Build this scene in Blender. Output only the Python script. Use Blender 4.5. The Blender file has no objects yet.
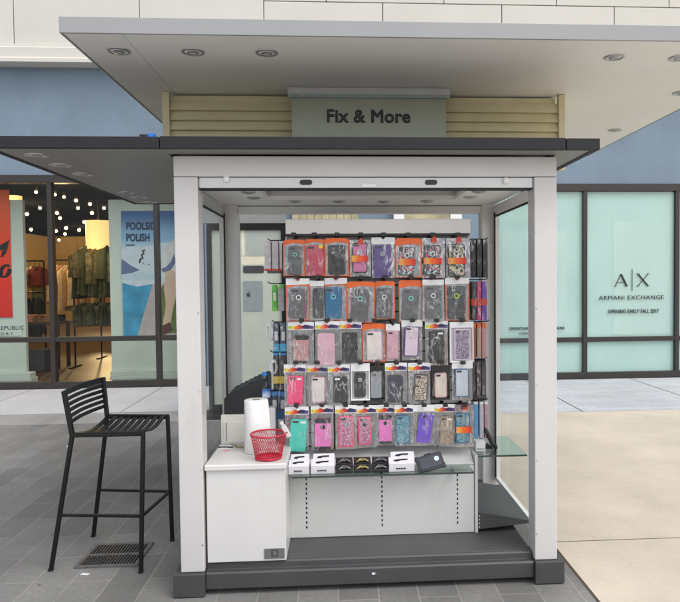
import bpy, bmesh, math, random
from mathutils import Vector, Matrix, noise as mnoise
R = math.radians
S = bpy.context.scene
COL = S.collection
rnd = random.Random(7)

# ------------------------------------------------------------------ camera numbers (metres; kiosk front plane is y = 0)
CAM = Vector((-0.1435, -3.1831, 1.5272))
AX = Vector((0.9980766, -0.0613056, -0.0092063))
AU = Vector((0.0111015, 0.0306454, 0.9994687))
AF = Vector((0.0609909, 0.9976485, -0.0312670))
FPX, CPX, CPY = 653.575, 380.248, 301.0
def at(px, py, y):
    d = AF + AX * ((px - CPX) / FPX) - AU * ((py - CPY) / FPX)
    return CAM + d * ((y - CAM.y) / d.y)

# ------------------------------------------------------------------ materials
MATS = {}
def srgb(r, g, b):
    f = lambda c: (c / 255 / 12.92) if c <= 10 else ((c / 255 + .055) / 1.055) ** 2.4
    return (f(r), f(g), f(b))
def mat(name, col, rough=.5, metal=0., var=.06, vscale=8., bump=0., bscale=60., spec=.5, coat=0.):
    if name in MATS: return MATS[name]
    m = bpy.data.materials.new(name); m.use_nodes = True
    nt = m.node_tree; N = nt.nodes; L = nt.links
    b = N['Principled BSDF']
    b.inputs['Roughness'].default_value = rough; b.inputs['Metallic'].default_value = metal
    b.inputs['Specular IOR Level'].default_value = spec
    b.inputs['Coat Weight'].default_value = coat
    tc = N.new('ShaderNodeTexCoord')
    n = N.new('ShaderNodeTexNoise'); n.inputs['Scale'].default_value = vscale; n.inputs['Detail'].default_value = 5
    L.new(tc.outputs['Object'], n.inputs['Vector'])
    r = N.new('ShaderNodeMapRange'); r.inputs[1].default_value = .3; r.inputs[2].default_value = .7
    r.inputs[3].default_value = 1 - var; r.inputs[4].default_value = 1 + var
    L.new(n.outputs['Fac'], r.inputs[0])
    mx = N.new('ShaderNodeMix'); mx.data_type = 'RGBA'; mx.blend_type = 'MULTIPLY'; mx.inputs[0].default_value = 1
    mx.inputs[6].default_value = (*col, 1); L.new(r.outputs[0], mx.inputs[7]); L.new(mx.outputs[2], b.inputs['Base Color'])
    rr = N.new('ShaderNodeMapRange'); rr.inputs[3].default_value = max(.02, rough - .06); rr.inputs[4].default_value = min(1, rough + .06)
    L.new(n.outputs['Fac'], rr.inputs[0]); L.new(rr.outputs[0], b.inputs['Roughness'])
    if bump:
        n2 = N.new('ShaderNodeTexNoise'); n2.inputs['Scale'].default_value = bscale; n2.inputs['Detail'].default_value = 4
        L.new(tc.outputs['Object'], n2.inputs['Vector'])
        bp = N.new('ShaderNodeBump'); bp.inputs['Strength'].default_value = bump; bp.inputs['Distance'].default_value = .01
        L.new(n2.outputs['Fac'], bp.inputs['Height']); L.new(bp.outputs[0], b.inputs['Normal'])
    MATS[name] = m; return m
def glass(name, tint=(1, 1, 1), refl=1., rough=.01, bump=0., base=.0, bscale=30, stretch=None):
    if name in MATS: return MATS[name]
    m = bpy.data.materials.new(name); m.use_nodes = True
    nt = m.node_tree; N = nt.nodes; L = nt.links
    N.remove(N['Principled BSDF']); out = N['Material Output']
    t = N.new('ShaderNodeBsdfTransparent'); t.inputs[0].default_value = (*tint, 1)
    g = N.new('ShaderNodeBsdfAnisotropic'); g.inputs['Roughness'].default_value = rough
    fr = N.new('ShaderNodeLayerWeight'); fr.inputs['Blend'].default_value = .5
    pw5 = N.new('ShaderNodeMath'); pw5.operation = 'POWER'; pw5.inputs[1].default_value = 5; L.new(fr.outputs['Facing'], pw5.inputs[0])
    sch = N.new('ShaderNodeMath'); sch.operation = 'MULTIPLY_ADD'; sch.inputs[1].default_value = .96; sch.inputs[2].default_value = .04; L.new(pw5.outputs[0], sch.inputs[0])
    mu = N.new('ShaderNodeMath'); mu.operation = 'MULTIPLY_ADD'; mu.inputs[1].default_value = refl; mu.inputs[2].default_value = base; mu.use_clamp = True
    L.new(sch.outputs[0], mu.inputs[0])
    mx = N.new('ShaderNodeMixShader'); L.new(mu.outputs[0], mx.inputs[0]); L.new(t.outputs[0], mx.inputs[1]); L.new(g.outputs[0], mx.inputs[2])
    L.new(mx.outputs[0], out.inputs[0])
    if bump:
        tc = N.new('ShaderNodeTexCoord'); n = N.new('ShaderNodeTexNoise'); n.inputs['Scale'].default_value = bscale
        n.inputs['Detail'].default_value = 3; n.inputs['Distortion'].default_value = 1.5
        if stretch:
            mp = N.new('ShaderNodeMapping'); mp.inputs['Scale'].default_value = stretch; mp.inputs['Rotation'].default_value = (0, R(18), 0)
            oi = N.new('ShaderNodeObjectInfo'); va = N.new('ShaderNodeVectorMath'); va.operation = 'MULTIPLY_ADD'; va.inputs[1].default_value = (7, 5, 9)
            L.new(oi.outputs['Random'], va.inputs[0]); L.new(tc.outputs['Object'], va.inputs[2]); L.new(va.outputs[0], mp.inputs['Vector']); L.new(mp.outputs[0], n.inputs['Vector'])
        else: L.new(tc.outputs['Object'], n.inputs['Vector'])
        if stretch:                      # creases whiten the film
            sb_ = N.new('ShaderNodeMath'); sb_.operation = 'SUBTRACT'; sb_.inputs[1].default_value = .5; L.new(n.outputs['Fac'], sb_.inputs[0])
            ab = N.new('ShaderNodeMath'); ab.operation = 'ABSOLUTE'; L.new(sb_.outputs[0], ab.inputs[0])
            cr = N.new('ShaderNodeMapRange'); cr.inputs[1].default_value = 0; cr.inputs[2].default_value = .050; cr.inputs[3].default_value = .42; cr.inputs[4].default_value = 0
            L.new(ab.outputs[0], cr.inputs[0])
            n3 = N.new('ShaderNodeTexNoise'); n3.inputs['Scale'].default_value = 11; L.new(va.outputs[0], n3.inputs['Vector'])
            gt = N.new('ShaderNodeMapRange'); gt.inputs[1].default_value = .455; gt.inputs[2].default_value = .63; L.new(n3.outputs['Fac'], gt.inputs[0])
            cm_ = N.new('ShaderNodeMath'); cm_.operation = 'MULTIPLY'; L.new(cr.outputs[0], cm_.inputs[0]); L.new(gt.outputs[0], cm_.inputs[1])
            ad_ = N.new('ShaderNodeMath'); ad_.operation = 'ADD'; ad_.use_clamp = True; L.new(mu.outputs[0], ad_.inputs[0]); L.new(cm_.outputs[0], ad_.inputs[1]); L.new(ad_.outputs[0], mx.inputs[0])
        bp = N.new('ShaderNodeBump'); bp.inputs['Strength'].default_value = bump; bp.inputs['Distance'].default_value = .02
        L.new(n.outputs['Fac'], bp.inputs['Height']); L.new(bp.outputs[0], g.inputs['Normal']); L.new(bp.outputs[0], fr.inputs['Normal'])
    MATS[name] = m; return m
def emit(name, col, st):
    if name in MATS: return MATS[name]
    m = bpy.data.materials.new(name); m.use_nodes = True
    b = m.node_tree.nodes['Principled BSDF']
    b.inputs['Base Color'].default_value = (*col, 1)
    b.inputs['Emission Color'].default_value = (*col, 1); b.inputs['Emission Strength'].default_value = st
    MATS[name] = m; return m
def ramp(N, stops, interp='LINEAR'):
    r = N.new('ShaderNodeValToRGB'); r.color_ramp.interpolation = interp
    e = r.color_ramp.elements
    while len(e) < len(stops): e.new(.5)
    for i, (p, c) in enumerate(stops): e[i].position = p; e[i].color = (*c, 1)
    return r
def speckle(name, cols, scale, rough=.35, metal=.0):
    """voronoi cells of a few colours: glitter, leopard and floral prints"""
    if name in MATS: return MATS[name]
    m = bpy.data.materials.new(name); m.use_nodes = True
    N = m.node_tree.nodes; L = m.node_tree.links; b = N['Principled BSDF']
    tc = N.new('ShaderNodeTexCoord'); v = N.new('ShaderNodeTexVoronoi'); v.inputs['Scale'].default_value = scale
    L.new(tc.outputs['Object'], v.inputs['Vector'])
    sp = N.new('ShaderNodeSeparateColor'); L.new(v.outputs['Color'], sp.inputs[0])
    k = len(cols); r = ramp(N, [(i / k, c) for i, c in enumerate(cols)], 'CONSTANT')
    L.new(sp.outputs[0], r.inputs[0]); L.new(r.outputs[0], b.inputs['Base Color'])
    b.inputs['Roughness'].default_value = rough; b.inputs['Metallic'].default_value = metal
    MATS[name] = m; return m
def striped(name, stops, axis=0, lo=-.05, hi=.05, rough=.4, slope=0.):
    """colour bands along one object axis: printed cards and stickers"""
    if name in MATS: return MATS[name]
    m = bpy.data.materials.new(name); m.use_nodes = True
    N = m.node_tree.nodes; L = m.node_tree.links; b = N['Principled BSDF']
    tc = N.new('ShaderNodeTexCoord'); sx = N.new('ShaderNodeSeparateXYZ'); L.new(tc.outputs['Object'], sx.inputs[0])
    n = N.new('ShaderNodeTexNoise'); n.inputs['Scale'].default_value = 90; L.new(tc.outputs['Object'], n.inputs['Vector'])
    ad = N.new('ShaderNodeMath'); ad.operation = 'MULTIPLY_ADD'; ad.inputs[1].default_value = .03 if slope == 0 else slope
    L.new(n.outputs['Fac'], ad.inputs[0]); L.new(sx.outputs[axis], ad.inputs[2])
    r = N.new('ShaderNodeMapRange'); r.inputs[1].default_value = lo; r.inputs[2].default_value = hi; L.new(ad.outputs[0], r.inputs[0])
    cr = ramp(N, stops, 'EASE'); L.new(r.outputs[0], cr.inputs[0]); L.new(cr.outputs[0], b.inputs['Base Color'])
    b.inputs['Roughness'].default_value = rough
    MATS[name] = m; return m
def paving(name, c1, c2, mortar, bw, rh, ms, swap=True, off=.5, shift=(0, 0), rough=.75, stain=.18, bump=.25, var_scale=.7, fine=.12):
    m = bpy.data.materials.new(name); m.use_nodes = True
    N = m.node_tree.nodes; L = m.node_tree.links; b = N['Principled BSDF']
    tc = N.new('ShaderNodeTexCoord'); sx = N.new('ShaderNodeSeparateXYZ'); L.new(tc.outputs['Object'], sx.inputs[0])
    cb = N.new('ShaderNodeCombineXYZ')
    ax = []
    for i, s in ((0, shift[0]), (1, shift[1])):
        a = N.new('ShaderNodeMath'); a.operation = 'ADD'; a.inputs[1].default_value = s; L.new(sx.outputs[i], a.inputs[0]); ax.append(a)
    L.new(ax[1 if swap else 0].outputs[0], cb.inputs[0]); L.new(ax[0 if swap else 1].outputs[0], cb.inputs[1])
    br = N.new('ShaderNodeTexBrick'); br.offset = off; br.squash = 1
    br.inputs['Color1'].default_value = (*c1, 1); br.inputs['Color2'].default_value = (*c2, 1); br.inputs['Mortar'].default_value = (*mortar, 1)
    br.inputs['Scale'].default_value = 1; br.inputs['Mortar Size'].default_value = ms; br.inputs['Mortar Smooth'].default_value = .2
    br.inputs['Brick Width'].default_value = bw; br.inputs['Row Height'].default_value = rh
    L.new(cb.outputs[0], br.inputs['Vector'])
    n = N.new('ShaderNodeTexNoise'); n.inputs['Scale'].default_value = var_scale; n.inputs['Detail'].default_value = 8; n.inputs['Roughness'].default_value = .62
    L.new(tc.outputs['Object'], n.inputs['Vector'])
    n2 = N.new('ShaderNodeTexNoise'); n2.inputs['Scale'].default_value = 38; n2.inputs['Detail'].default_value = 6; L.new(tc.outputs['Object'], n2.inputs['Vector'])
    mr = N.new('ShaderNodeMapRange'); mr.inputs[1].default_value = .3; mr.inputs[2].default_value = .7; mr.inputs[3].default_value = 1 - stain; mr.inputs[4].default_value = 1 + stain
    L.new(n.outputs['Fac'], mr.inputs[0])
    mr2 = N.new('ShaderNodeMapRange'); mr2.inputs[1].default_value = .25; mr2.inputs[2].default_value = .75; mr2.inputs[3].default_value = 1 - fine; mr2.inputs[4].default_value = 1 + fine
    L.new(n2.outputs['Fac'], mr2.inputs[0])
    mm = N.new('ShaderNodeMath'); mm.operation = 'MULTIPLY'; L.new(mr.outputs[0], mm.inputs[0]); L.new(mr2.outputs[0], mm.inputs[1])
    mx = N.new('ShaderNodeMix'); mx.data_type = 'RGBA'; mx.blend_type = 'MULTIPLY'; mx.inputs[0].default_value = 1
    L.new(br.outputs['Color'], mx.inputs[6]); L.new(mm.outputs[0], mx.inputs[7]); L.new(mx.outputs[2], b.inputs['Base Color'])
    gv = N.new('ShaderNodeTexVoronoi'); gv.inputs['Scale'].default_value = 2.6; L.new(tc.outputs['Object'], gv.inputs['Vector'])
    gs = N.new('ShaderNodeSeparateColor'); L.new(gv.outputs['Color'], gs.inputs[0])
    gr = N.new('ShaderNodeMath'); gr.operation = 'MULTIPLY'; gr.inputs[1].default_value = .055; L.new(gs.outputs[1], gr.inputs[0])
    gl = N.new('ShaderNodeMath'); gl.operation = 'SUBTRACT'; L.new(gr.outputs[0], gl.inputs[0]); L.new(gv.outputs['Distance'], gl.inputs[1])
    gm = N.new('ShaderNodeMapRange'); gm.inputs[1].default_value = 0; gm.inputs[2].default_value = .012; gm.inputs[3].default_value = 0; gm.inputs[4].default_value = .38; L.new(gl.outputs[0], gm.inputs[0])
    gx = N.new('ShaderNodeMix'); gx.data_type = 'RGBA'; L.new(gm.outputs[0], gx.inputs[0]); L.new(mx.outputs[2], gx.inputs[6]); gx.inputs[7].default_value = (.07, .065, .06, 1)
    L.new(gx.outputs[2], b.inputs['Base Color'])
    b.inputs['Roughness'].default_value = rough
    inv = N.new('ShaderNodeMath'); inv.operation = 'SUBTRACT'; inv.inputs[0].default_value = 1; L.new(br.outputs['Fac'], inv.inputs[1])
    hh = N.new('ShaderNodeMath'); hh.operation = 'MULTIPLY_ADD'; hh.inputs[1].default_value = .25; L.new(n2.outputs['Fac'], hh.inputs[0]); L.new(inv.outputs[0], hh.inputs[2])
    bp = N.new('ShaderNodeBump'); bp.inputs['Strength'].default_value = bump; bp.inputs['Distance'].default_value = .006
    L.new(hh.outputs[0], bp.inputs['Height']); L.new(bp.outputs[0], b.inputs['Normal'])
    return m

def scuffed(m, amount=.16, scale=5.):
    N = m.node_tree.nodes; L = m.node_tree.links; b = N['Principled BSDF']
    src = b.inputs['Base Color'].links[0].from_socket
    tc = N.new('ShaderNodeTexCoord'); mp = N.new('ShaderNodeMapping'); mp.inputs['Scale'].default_value = (scale, scale, scale * .35); L.new(tc.outputs['Object'], mp.inputs['Vector'])
    n = N.new('ShaderNodeTexNoise'); n.inputs['Scale'].default_value = 1; n.inputs['Detail'].default_value = 9; n.inputs['Roughness'].default_value = .72; L.new(mp.outputs[0], n.inputs['Vector'])
    r = N.new('ShaderNodeMapRange'); r.inputs[1].default_value = .56; r.inputs[2].default_value = .74; r.inputs[3].default_value = 0; r.inputs[4].default_value = amount; L.new(n.outputs['Fac'], r.inputs[0])
    v = N.new('ShaderNodeTexVoronoi'); v.inputs['Scale'].default_value = 16; L.new(tc.outputs['Object'], v.inputs['Vector'])
    r2 = N.new('ShaderNodeMapRange'); r2.inputs[1].default_value = .035; r2.inputs[2].default_value = .06; r2.inputs[3].default_value = .5; r2.inputs[4].default_value = 0; L.new(v.outputs['Distance'], r2.inputs[0])
    n2 = N.new('ShaderNodeTexNoise'); n2.inputs['Scale'].default_value = 3; L.new(tc.outputs['Object'], n2.inputs['Vector'])
    g2 = N.new('ShaderNodeMath'); g2.operation = 'GREATER_THAN'; g2.inputs[1].default_value = .60; L.new(n2.outputs['Fac'], g2.inputs[0])
    mu = N.new('ShaderNodeMath'); mu.operation = 'MULTIPLY'; L.new(r2.outputs[0], mu.inputs[0]); L.new(g2.outputs[0], mu.inputs[1])
    ad = N.new('ShaderNodeMath'); ad.operation = 'ADD'; ad.use_clamp = True; L.new(r.outputs[0], ad.inputs[0]); L.new(mu.outputs[0], ad.inputs[1])
    mx = N.new('ShaderNodeMix'); mx.data_type = 'RGBA'; L.new(ad.outputs[0], mx.inputs[0]); L.new(src, mx.inputs[6]); mx.inputs[7].default_value = (.20, .18, .16, 1)
    L.new(mx.outputs[2], b.inputs['Base Color']); return m
WHITE = scuffed(mat('white_powder_coat', (.56, .548, .54), .38, var=.035, vscale=3, bump=.03, bscale=140))
WHITE2 = scuffed(mat('white_laminate', (.61, .60, .59), .3, var=.025, vscale=4), .12, 4)
WHITE_LIFT = scuffed(mat('white_inner_paint', (.80, .785, .775), .38, var=.03, vscale=3), .10, 4)  # the frame white, lightened in colour to make up for shade inside
ALU = mat('satin_aluminium', (.55, .55, .55), .35, .35, var=.03)
DARK = mat('charcoal_coated_steel', (.052, .052, .055), .5, var=.10, vscale=5, bump=.05, bscale=200)
DECK = mat('charcoal_deck_sheet', (.062, .062, .064), .52, var=.16, vscale=3, bump=.08, bscale=120)
FASCIA = mat('dark_fascia_metal', (.024, .024, .027), .6, var=.06, spec=.2)
SOFFIT = mat('canopy_soffit_metal', (.185, .178, .168), .42, var=.05, vscale=2)
ROOFG = mat('roof_fascia_grey', (.30, .305, .312), .5, var=.03, vscale=2)
ROOFU = mat('roof_soffit_pale', (.84, .835, .815), .55, var=.04, vscale=1.6)
LOUV = mat('louvre_straw_yellow', (.66, .60, .385), .5, var=.05)
BLACK = mat('black_plastic', (.012, .012, .013), .35, var=.1)
BLACKM = mat('black_painted_steel', (.007, .007, .0075), .42, var=.2, vscale=20, spec=.3)
RUBBER = mat('black_gasket', (.01, .01, .01), .7)
CHROME = mat('chrome_trim', (.6, .6, .62), .18, 1.)
LENS = glass('downlight_lens', (.9, .9, .9), 1.5, .1, base=.15)
LAMPIN = mat('downlight_reflector', (.86, .86, .86), .35, .0)
GLASS = glass('clear_glass', (.96, .98, .975), .30)
SHOPGL = glass('shopfront_glass', (.92, .95, .94), .28)
GEDGE = mat('glass_edge_green', (.16, .30, .26), .2)
SHELFGL = glass('shelf_glass', (.86, .93, .90), 1.2, base=.03)
BRONZE = mat('dark_bronze_frame', (.035, .030, .028), .42, .2, var=.08)
STUCCO = mat('blue_stucco', (.188, .248, .315), .9, var=.09, vscale=1.6, bump=.4, bscale=90)
FILM = mat('pale_green_window_film', (.575, .72, .69), .35, var=.07, vscale=.9)
INK = mat('dark_print', (.012, .016, .02), .55)
CARD = mat('white_card', (.78, .77, .78), .5, var=.03)
ORANGE = mat('orange_pouch_foil', (.78, .135, .02), .3, var=.1, vscale=40, bump=.3, bscale=50)
SILVER = mat('silver_pouch_foil', (.33, .33, .35), .3, .4, var=.45, vscale=26, bump=.25, bscale=30)
FILMCLR = glass('crumpled_clear_film', (.97, .97, .97), 1.2, .08, bump=.5, base=.0, bscale=11, stretch=(2.0, 1, .55))
GREYBAG = glass('milky_bag', (.88, .87, .89), 1.0, .25, bump=.4, base=.15, bscale=14, stretch=(1.6, 1, .7))
RED = mat('red_tag', (.62, .05, .025), .4)
YEL = mat('yellow_sticker', (.8, .55, .05), .4)
def plastic(name, rgb, rough=.38): return mat(name, srgb(*rgb), rough, var=.08, vscale=14)

# ------------------------------------------------------------------ mesh helper
class MB:
    def __init__(s): s.v = []; s.f = []; s.m = []; s.sm = []
    def add(s, vs, fs, m=0, smooth=False):
        o = len(s.v); s.v += [tuple(v) for v in vs]
        for f in fs: s.f.append([o + i for i in f]); s.m.append(m); s.sm.append(smooth)
        return s
    def box(s, x0, x1, y0, y1, z0, z1, m=0):
        if x0 > x1: x0, x1 = x1, x0
        if y0 > y1: y0, y1 = y1, y0
        if z0 > z1: z0, z1 = z1, z0
        v = [(x, y, z) for z in (z0, z1) for y in (y0, y1) for x in (x0, x1)]
        return s.add(v, [(0, 2, 3, 1), (4, 5, 7, 6), (0, 1, 5, 4), (2, 6, 7, 3), (0, 4, 6, 2), (1, 3, 7, 5)], m)
    def prism(s, poly, axis, a, b, m=0, smooth=False):
        n = len(poly)
        def P(p, t):
            return {'x': (t, p[0], p[1]), 'y': (p[0], t, p[1]), 'z': (p[0], p[1], t)}[axis]
        v = [P(p, a) for p in poly] + [P(p, b) for p in poly]
        area = sum(poly[i][0] * poly[(i + 1) % n][1] - poly[(i + 1) % n][0] * poly[i][1] for i in range(n))
        f = [tuple(range(n)), tuple(range(2 * n - 1, n - 1, -1))]
        s.add(v, f, m)
        o = len(s.v) - 2 * n
        for i in range(n):
            j = (i + 1) % n; s.f.append([o + i, o + n + i, o + n + j, o + j][::-1]); s.m.append(m); s.sm.append(smooth)
        return s
    def tube(s, pts, r, n=8, m=0, caps=True):
        pts = [Vector(p) for p in pts]; rings = []
        up = Vector((0, 0, 1))
        for i, p in enumerate(pts):
            d = (pts[min(i + 1, len(pts) - 1)] - pts[max(i - 1, 0)]).normalized()
            a = d.cross(up)
            if a.length < .05: a = d.cross(Vector((0, 1, 0)))
            a.normalize(); b = d.cross(a)
            rr = r[i] if isinstance(r, (list, tuple)) else r
            rings.append([p + a * rr * math.cos(2 * math.pi * k / n) + b * rr * math.sin(2 * math.pi * k / n) for k in range(n)])
        v = [q for ring in rings for q in ring]; f = []
        for i in range(len(rings) - 1):
            for k in range(n):
                k2 = (k + 1) % n; f.append((i * n + k, i * n + k2, (i + 1) * n + k2, (i + 1) * n + k))
        s.add(v, f, m, True)
        if caps: s.add(v, [tuple(range(n))[::-1], tuple(range(len(v) - n, len(v)))], m)
        return s
    def lathe(s, prof, cx, cy, cz=0, n=32, m=0):
        v = [(cx + r * math.cos(2 * math.pi * k / n), cy + r * math.sin(2 * math.pi * k / n), cz + z) for r, z in prof for k in range(n)]
        f = []
        for i in range(len(prof) - 1):
            for k in range(n):
                k2 = (k + 1) % n; f.append((i * n + k, i * n + k2, (i + 1) * n + k2, (i + 1) * n + k))
        return s.add(v, f, m, True)
    def bar(s, a, b, w, h, m=0, up=(0, 0, 1)):
        a = Vector(a); b = Vector(b); d = (b - a).normalized(); x = d.cross(Vector(up))
        if x.length < .01: x = d.cross(Vector((0, 1, 0)))
        x.normalize(); y = x.cross(d)
        v = [p + x * sx * w / 2 + y * sy * h / 2 for p in (a, b) for sx, sy in ((-1, -1), (1, -1), (1, 1), (-1, 1))]
        return s.add(v, [(0, 1, 2, 3), (7, 6, 5, 4), (0, 4, 5, 1), (1, 5, 6, 2), (2, 6, 7, 3), (3, 7, 4, 0)], m)
    def build(s, name, mats, parent=None, bevel=0, loc=None, local=False, seg=2):
        me = bpy.data.meshes.new(name)
        off = Vector((0, 0, 0))
        if parent is not None and not local: off = base(parent)
        if parent is None and loc is not None and not local: off = Vector(loc)
        me.from_pydata([tuple(Vector(v) - off) for v in s.v], [], s.f)
        for m in (mats if isinstance(mats, (list, tuple)) else [mats]): me.materials.append(m)
        me.polygons.foreach_set('material_index', s.m); me.polygons.foreach_set('use_smooth', s.sm)
        bm = bmesh.new(); bm.from_mesh(me); bmesh.ops.recalc_face_normals(bm, faces=bm.faces); bm.to_mesh(me); bm.free()
        o = bpy.data.objects.new(name, me); COL.objects.link(o)
        if parent is not None: o.parent = parent
        elif loc is not None: o.location = loc
        if bevel:
            b = o.modifiers.new('edge', 'BEVEL'); b.width = bevel; b.segments = seg; b.limit_method = 'ANGLE'; b.angle_limit = R(40)
        return o
BASE = {}
def base(o):
    while o.parent is not None: o = o.parent
    return Vector(o.location)
def tag(o, label, cat, group=None, kind=None):
    if label: o['label'] = label
    if cat: o['category'] = cat
    if group: o['group'] = group
    if kind: o['kind'] = kind
    return o
def thing(name, label, cat, loc=(0, 0, 0), rz=0, group=None):
    o = bpy.data.objects.new(name, None); o.empty_display_size = .05; COL.objects.link(o)
    o.location = loc; o.rotation_euler = (0, 0, rz)
    return tag(o, label, cat, group)
def rrect(x0, x1, z0, z1, r, n=5):
    p = []
    for cx, cz, a0 in ((x1 - r, z1 - r, 0), (x0 + r, z1 - r, 90), (x0 + r, z0 + r, 180), (x1 - r, z0 + r, 270)):
        for i in range(n + 1):
            a = R(a0 + 90 * i / n); p.append((cx + r * math.cos(a), cz + r * math.sin(a)))
    return p
def disc(cx, cz, r, n=20): return [(cx + r * math.cos(2 * math.pi * i / n), cz + r * math.sin(2 * math.pi * i / n)) for i in range(n)]
def ring(mb, cx, cz, r0, r1, y0, y1, m=0, n=24):
    for i in range(n):
        a, b = 2 * math.pi * i / n, 2 * math.pi * (i + 1) / n
        mb.prism([(cx + r0 * math.cos(a), cz + r0 * math.sin(a)), (cx + r1 * math.cos(a), cz + r1 * math.sin(a)),
                  (cx + r1 * math.cos(b), cz + r1 * math.sin(b)), (cx + r0 * math.cos(b), cz + r0 * math.sin(b))], 'y', y0, y1, m)
def text(body, loc, size, m, parent, align='CENTER', ext=.001, off=0., sx=1., spacing=1., name='lettering', rx=90):
    c = bpy.data.curves.new(name, 'FONT'); c.body = body; c.size = size; c.align_x = align; c.extrude = ext
    c.space_character = spacing; c.materials.append(m)
    c.bevel_depth = off; c.bevel_resolution = 0
    t = bpy.data.objects.new(name, c); COL.objects.link(t)
    bpy.context.view_layer.update()
    me = bpy.data.meshes.new_from_object(t.evaluated_get(bpy.context.evaluated_depsgraph_get())); me.name = name
    bpy.data.objects.remove(t)
    me.transform(Matrix.Rotation(R(rx), 4, 'X') @ Matrix.Diagonal((sx, 1, 1, 1)))
    o = bpy.data.objects.new(name, me); COL.objects.link(o); o.parent = parent
    o.location = Vector(loc) - base(parent)
    return o

# ------------------------------------------------------------------ setting: ground sheets
def sheet(name, x0, x1, y0, y1, z, m):
    mb = MB().add([(x0, y0, z), (x1, y0, z), (x1, y1, z), (x0, y1, z)], [(0, 1, 2, 3)])
    return tag(mb.build(name, m), None, None, kind='structure')
sheet('ground', -150, 150, -150, 150, -.004, paving('ground_far', (.2, .2, .2), (.22, .22, .22), (.1, .1, .1), 1.2, .6, .006))
sheet('pavement_dark', -14, 1.052, -1.2, 4.66, 0, paving('dark_pavers', (.128, .126, .121), (.178, .175, .168), (.225, .22, .205), .62, .195, .0036, True, .5, (-.027, .1), .78, .38))
sheet('pavement_band', -14, 1.052, 4.05, 4.658, .002, paving('band_pavers', (.21, .207, .20), (.25, .247, .24), (.30, .29, .27), .62, .195, .0036, True, .5, (-.027, .1), .8, .2))
sheet('pavement_pale', 1.052, 14, 4.12, 6.5, 0, paving('pale_blue_pavers', (.40, .41, .435), (.47, .475, .50), (.24, .245, .26), .40, .12, .003, False, .5, (.1, .0), .7, .10))
sheet('path_concrete', -14, 1.052, 4.66, 6.5, .002, paving('pale_concrete', (.40, .40, .405), (.44, .44, .445), (.17, .17, .17), 1.84, 4.0, .010, False, 0, (2.75 + 1.84, 1.0), .8, .12))
sheet('pavement_plain', -14, 1.052, -14, -1.2, 0, paving('plain_concrete', (.60, .59, .57), (.62, .61, .59), (.14, .13, .12), 3.1, 3.1, .006, False, 0))  # unseen ground behind the camera, made pale to bounce light onto the soffits
sheet('pavement_tan', 1.064, 14, -14, 4.108, .004, paving('tan_concrete', (.475, .415, .34), (.49, .43, .355), (.14, .11, .08), 3.1, 3.617, .006, False, 0, (-1.04, -.49 + 3.617 * 5), .8, .13, .2, 1.4, .05))
tag(MB().box(1.052, 1.064, -14, 4.12, -.02, .002).box(1.052, 14, 4.108, 4.12, -.02, .002).build('pavement_joint', mat('dirt_joint', (.07, .055, .04), .9)), None, None, kind='structure')
jm = mat('groove_dark', (.12, .12, .125), .9)
tag(MB().box(2.62, 2.632, 4.12, 6.5, -.02, .003).box(4.24, 4.252, 4.12, 6.5, -.02, .003).build('pavement_groove', jm), None, None, kind='structure')

# ------------------------------------------------------------------ building behind
BY = 6.55
bld = thing('shop_building', 'blue and cream shop building with two dark framed shopfronts', 'building', (0, BY, 0))
sw = MB()
sw.box(-12, -7.2, BY, BY + .3, 0, 4.62); sw.box(-7.2, -2.12, BY, BY + .3, 3.09, 4.62)
sw.box(-2.12, 2.13, BY, BY + .3, 0, 4.62); sw.box(2.13, 7.9, BY, BY + .3, 2.965, 4.62); sw.box(7.9, 12, BY, BY + .3, 0, 4.62)
sw.build('blue_wall', STUCCO, bld)
# cream cladding with open joints
def cladding():
    m = bpy.data.materials.new('cream_cladding'); m.use_nodes = True
    N = m.node_tree.nodes; L = m.node_tree.links; b = N['Principled BSDF']
    tc = N.new('ShaderNodeTexCoord'); n = N.new('ShaderNodeTexNoise'); n.inputs['Scale'].default_value = .8; n.inputs['Detail'].default_value = 6
    L.new(tc.outputs['Object'], n.inputs['Vector'])
    r = ramp(N, [(.3, (.575, .555, .505)), (.7, (.62, .60, .555))]); L.new(n.outputs['Fac'], r.inputs[0]); L.new(r.outputs[0], b.inputs['Base Color'])
    b.inputs['Roughness'].default_value = .7; return m
CREAM = cladding()
cw = MB(); g = .006
def panels(z0, z1, xs):
    for a, b in zip(xs[:-1], xs[1:]): cw.box(a + g, b - g, BY - .10, BY + .2, z0 + g, z1 - g)
panels(4.90, 7.0, [-12, -8.1, -6.4, -4.70, -2.96, -1.20])
panels(4.90, 5.575, [-1.20, .52, 2.28, 3.98, 5.7, 7.4, 9.1, 12])
panels(5.575, 7.0, [-1.20, -.3, 1.42, 3.1, 4.82, 6.5, 8.2, 12])
cw.build('stone_wall', CREAM, bld, bevel=.006)
MB().box(-12, 12, BY + .0, BY + .15, 4.62, 7.0).build('joint_backing', mat('joint_tan', (.46, .42, .37), .9), bld)  # tan backing that shows through the open joints
cm = MB()
cm.prism([(BY - .15, 4.90), (BY - .15, 4.86), (BY - .20, 4.84), (BY - .20, 4.70), (BY - .24, 4.68), (BY - .24, 4.625), (BY - .003, 4.625), (BY - .003, 4.90)], 'x', -12, 12)
cm.build('cornice', CREAM, bld, bevel=.004)

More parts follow.
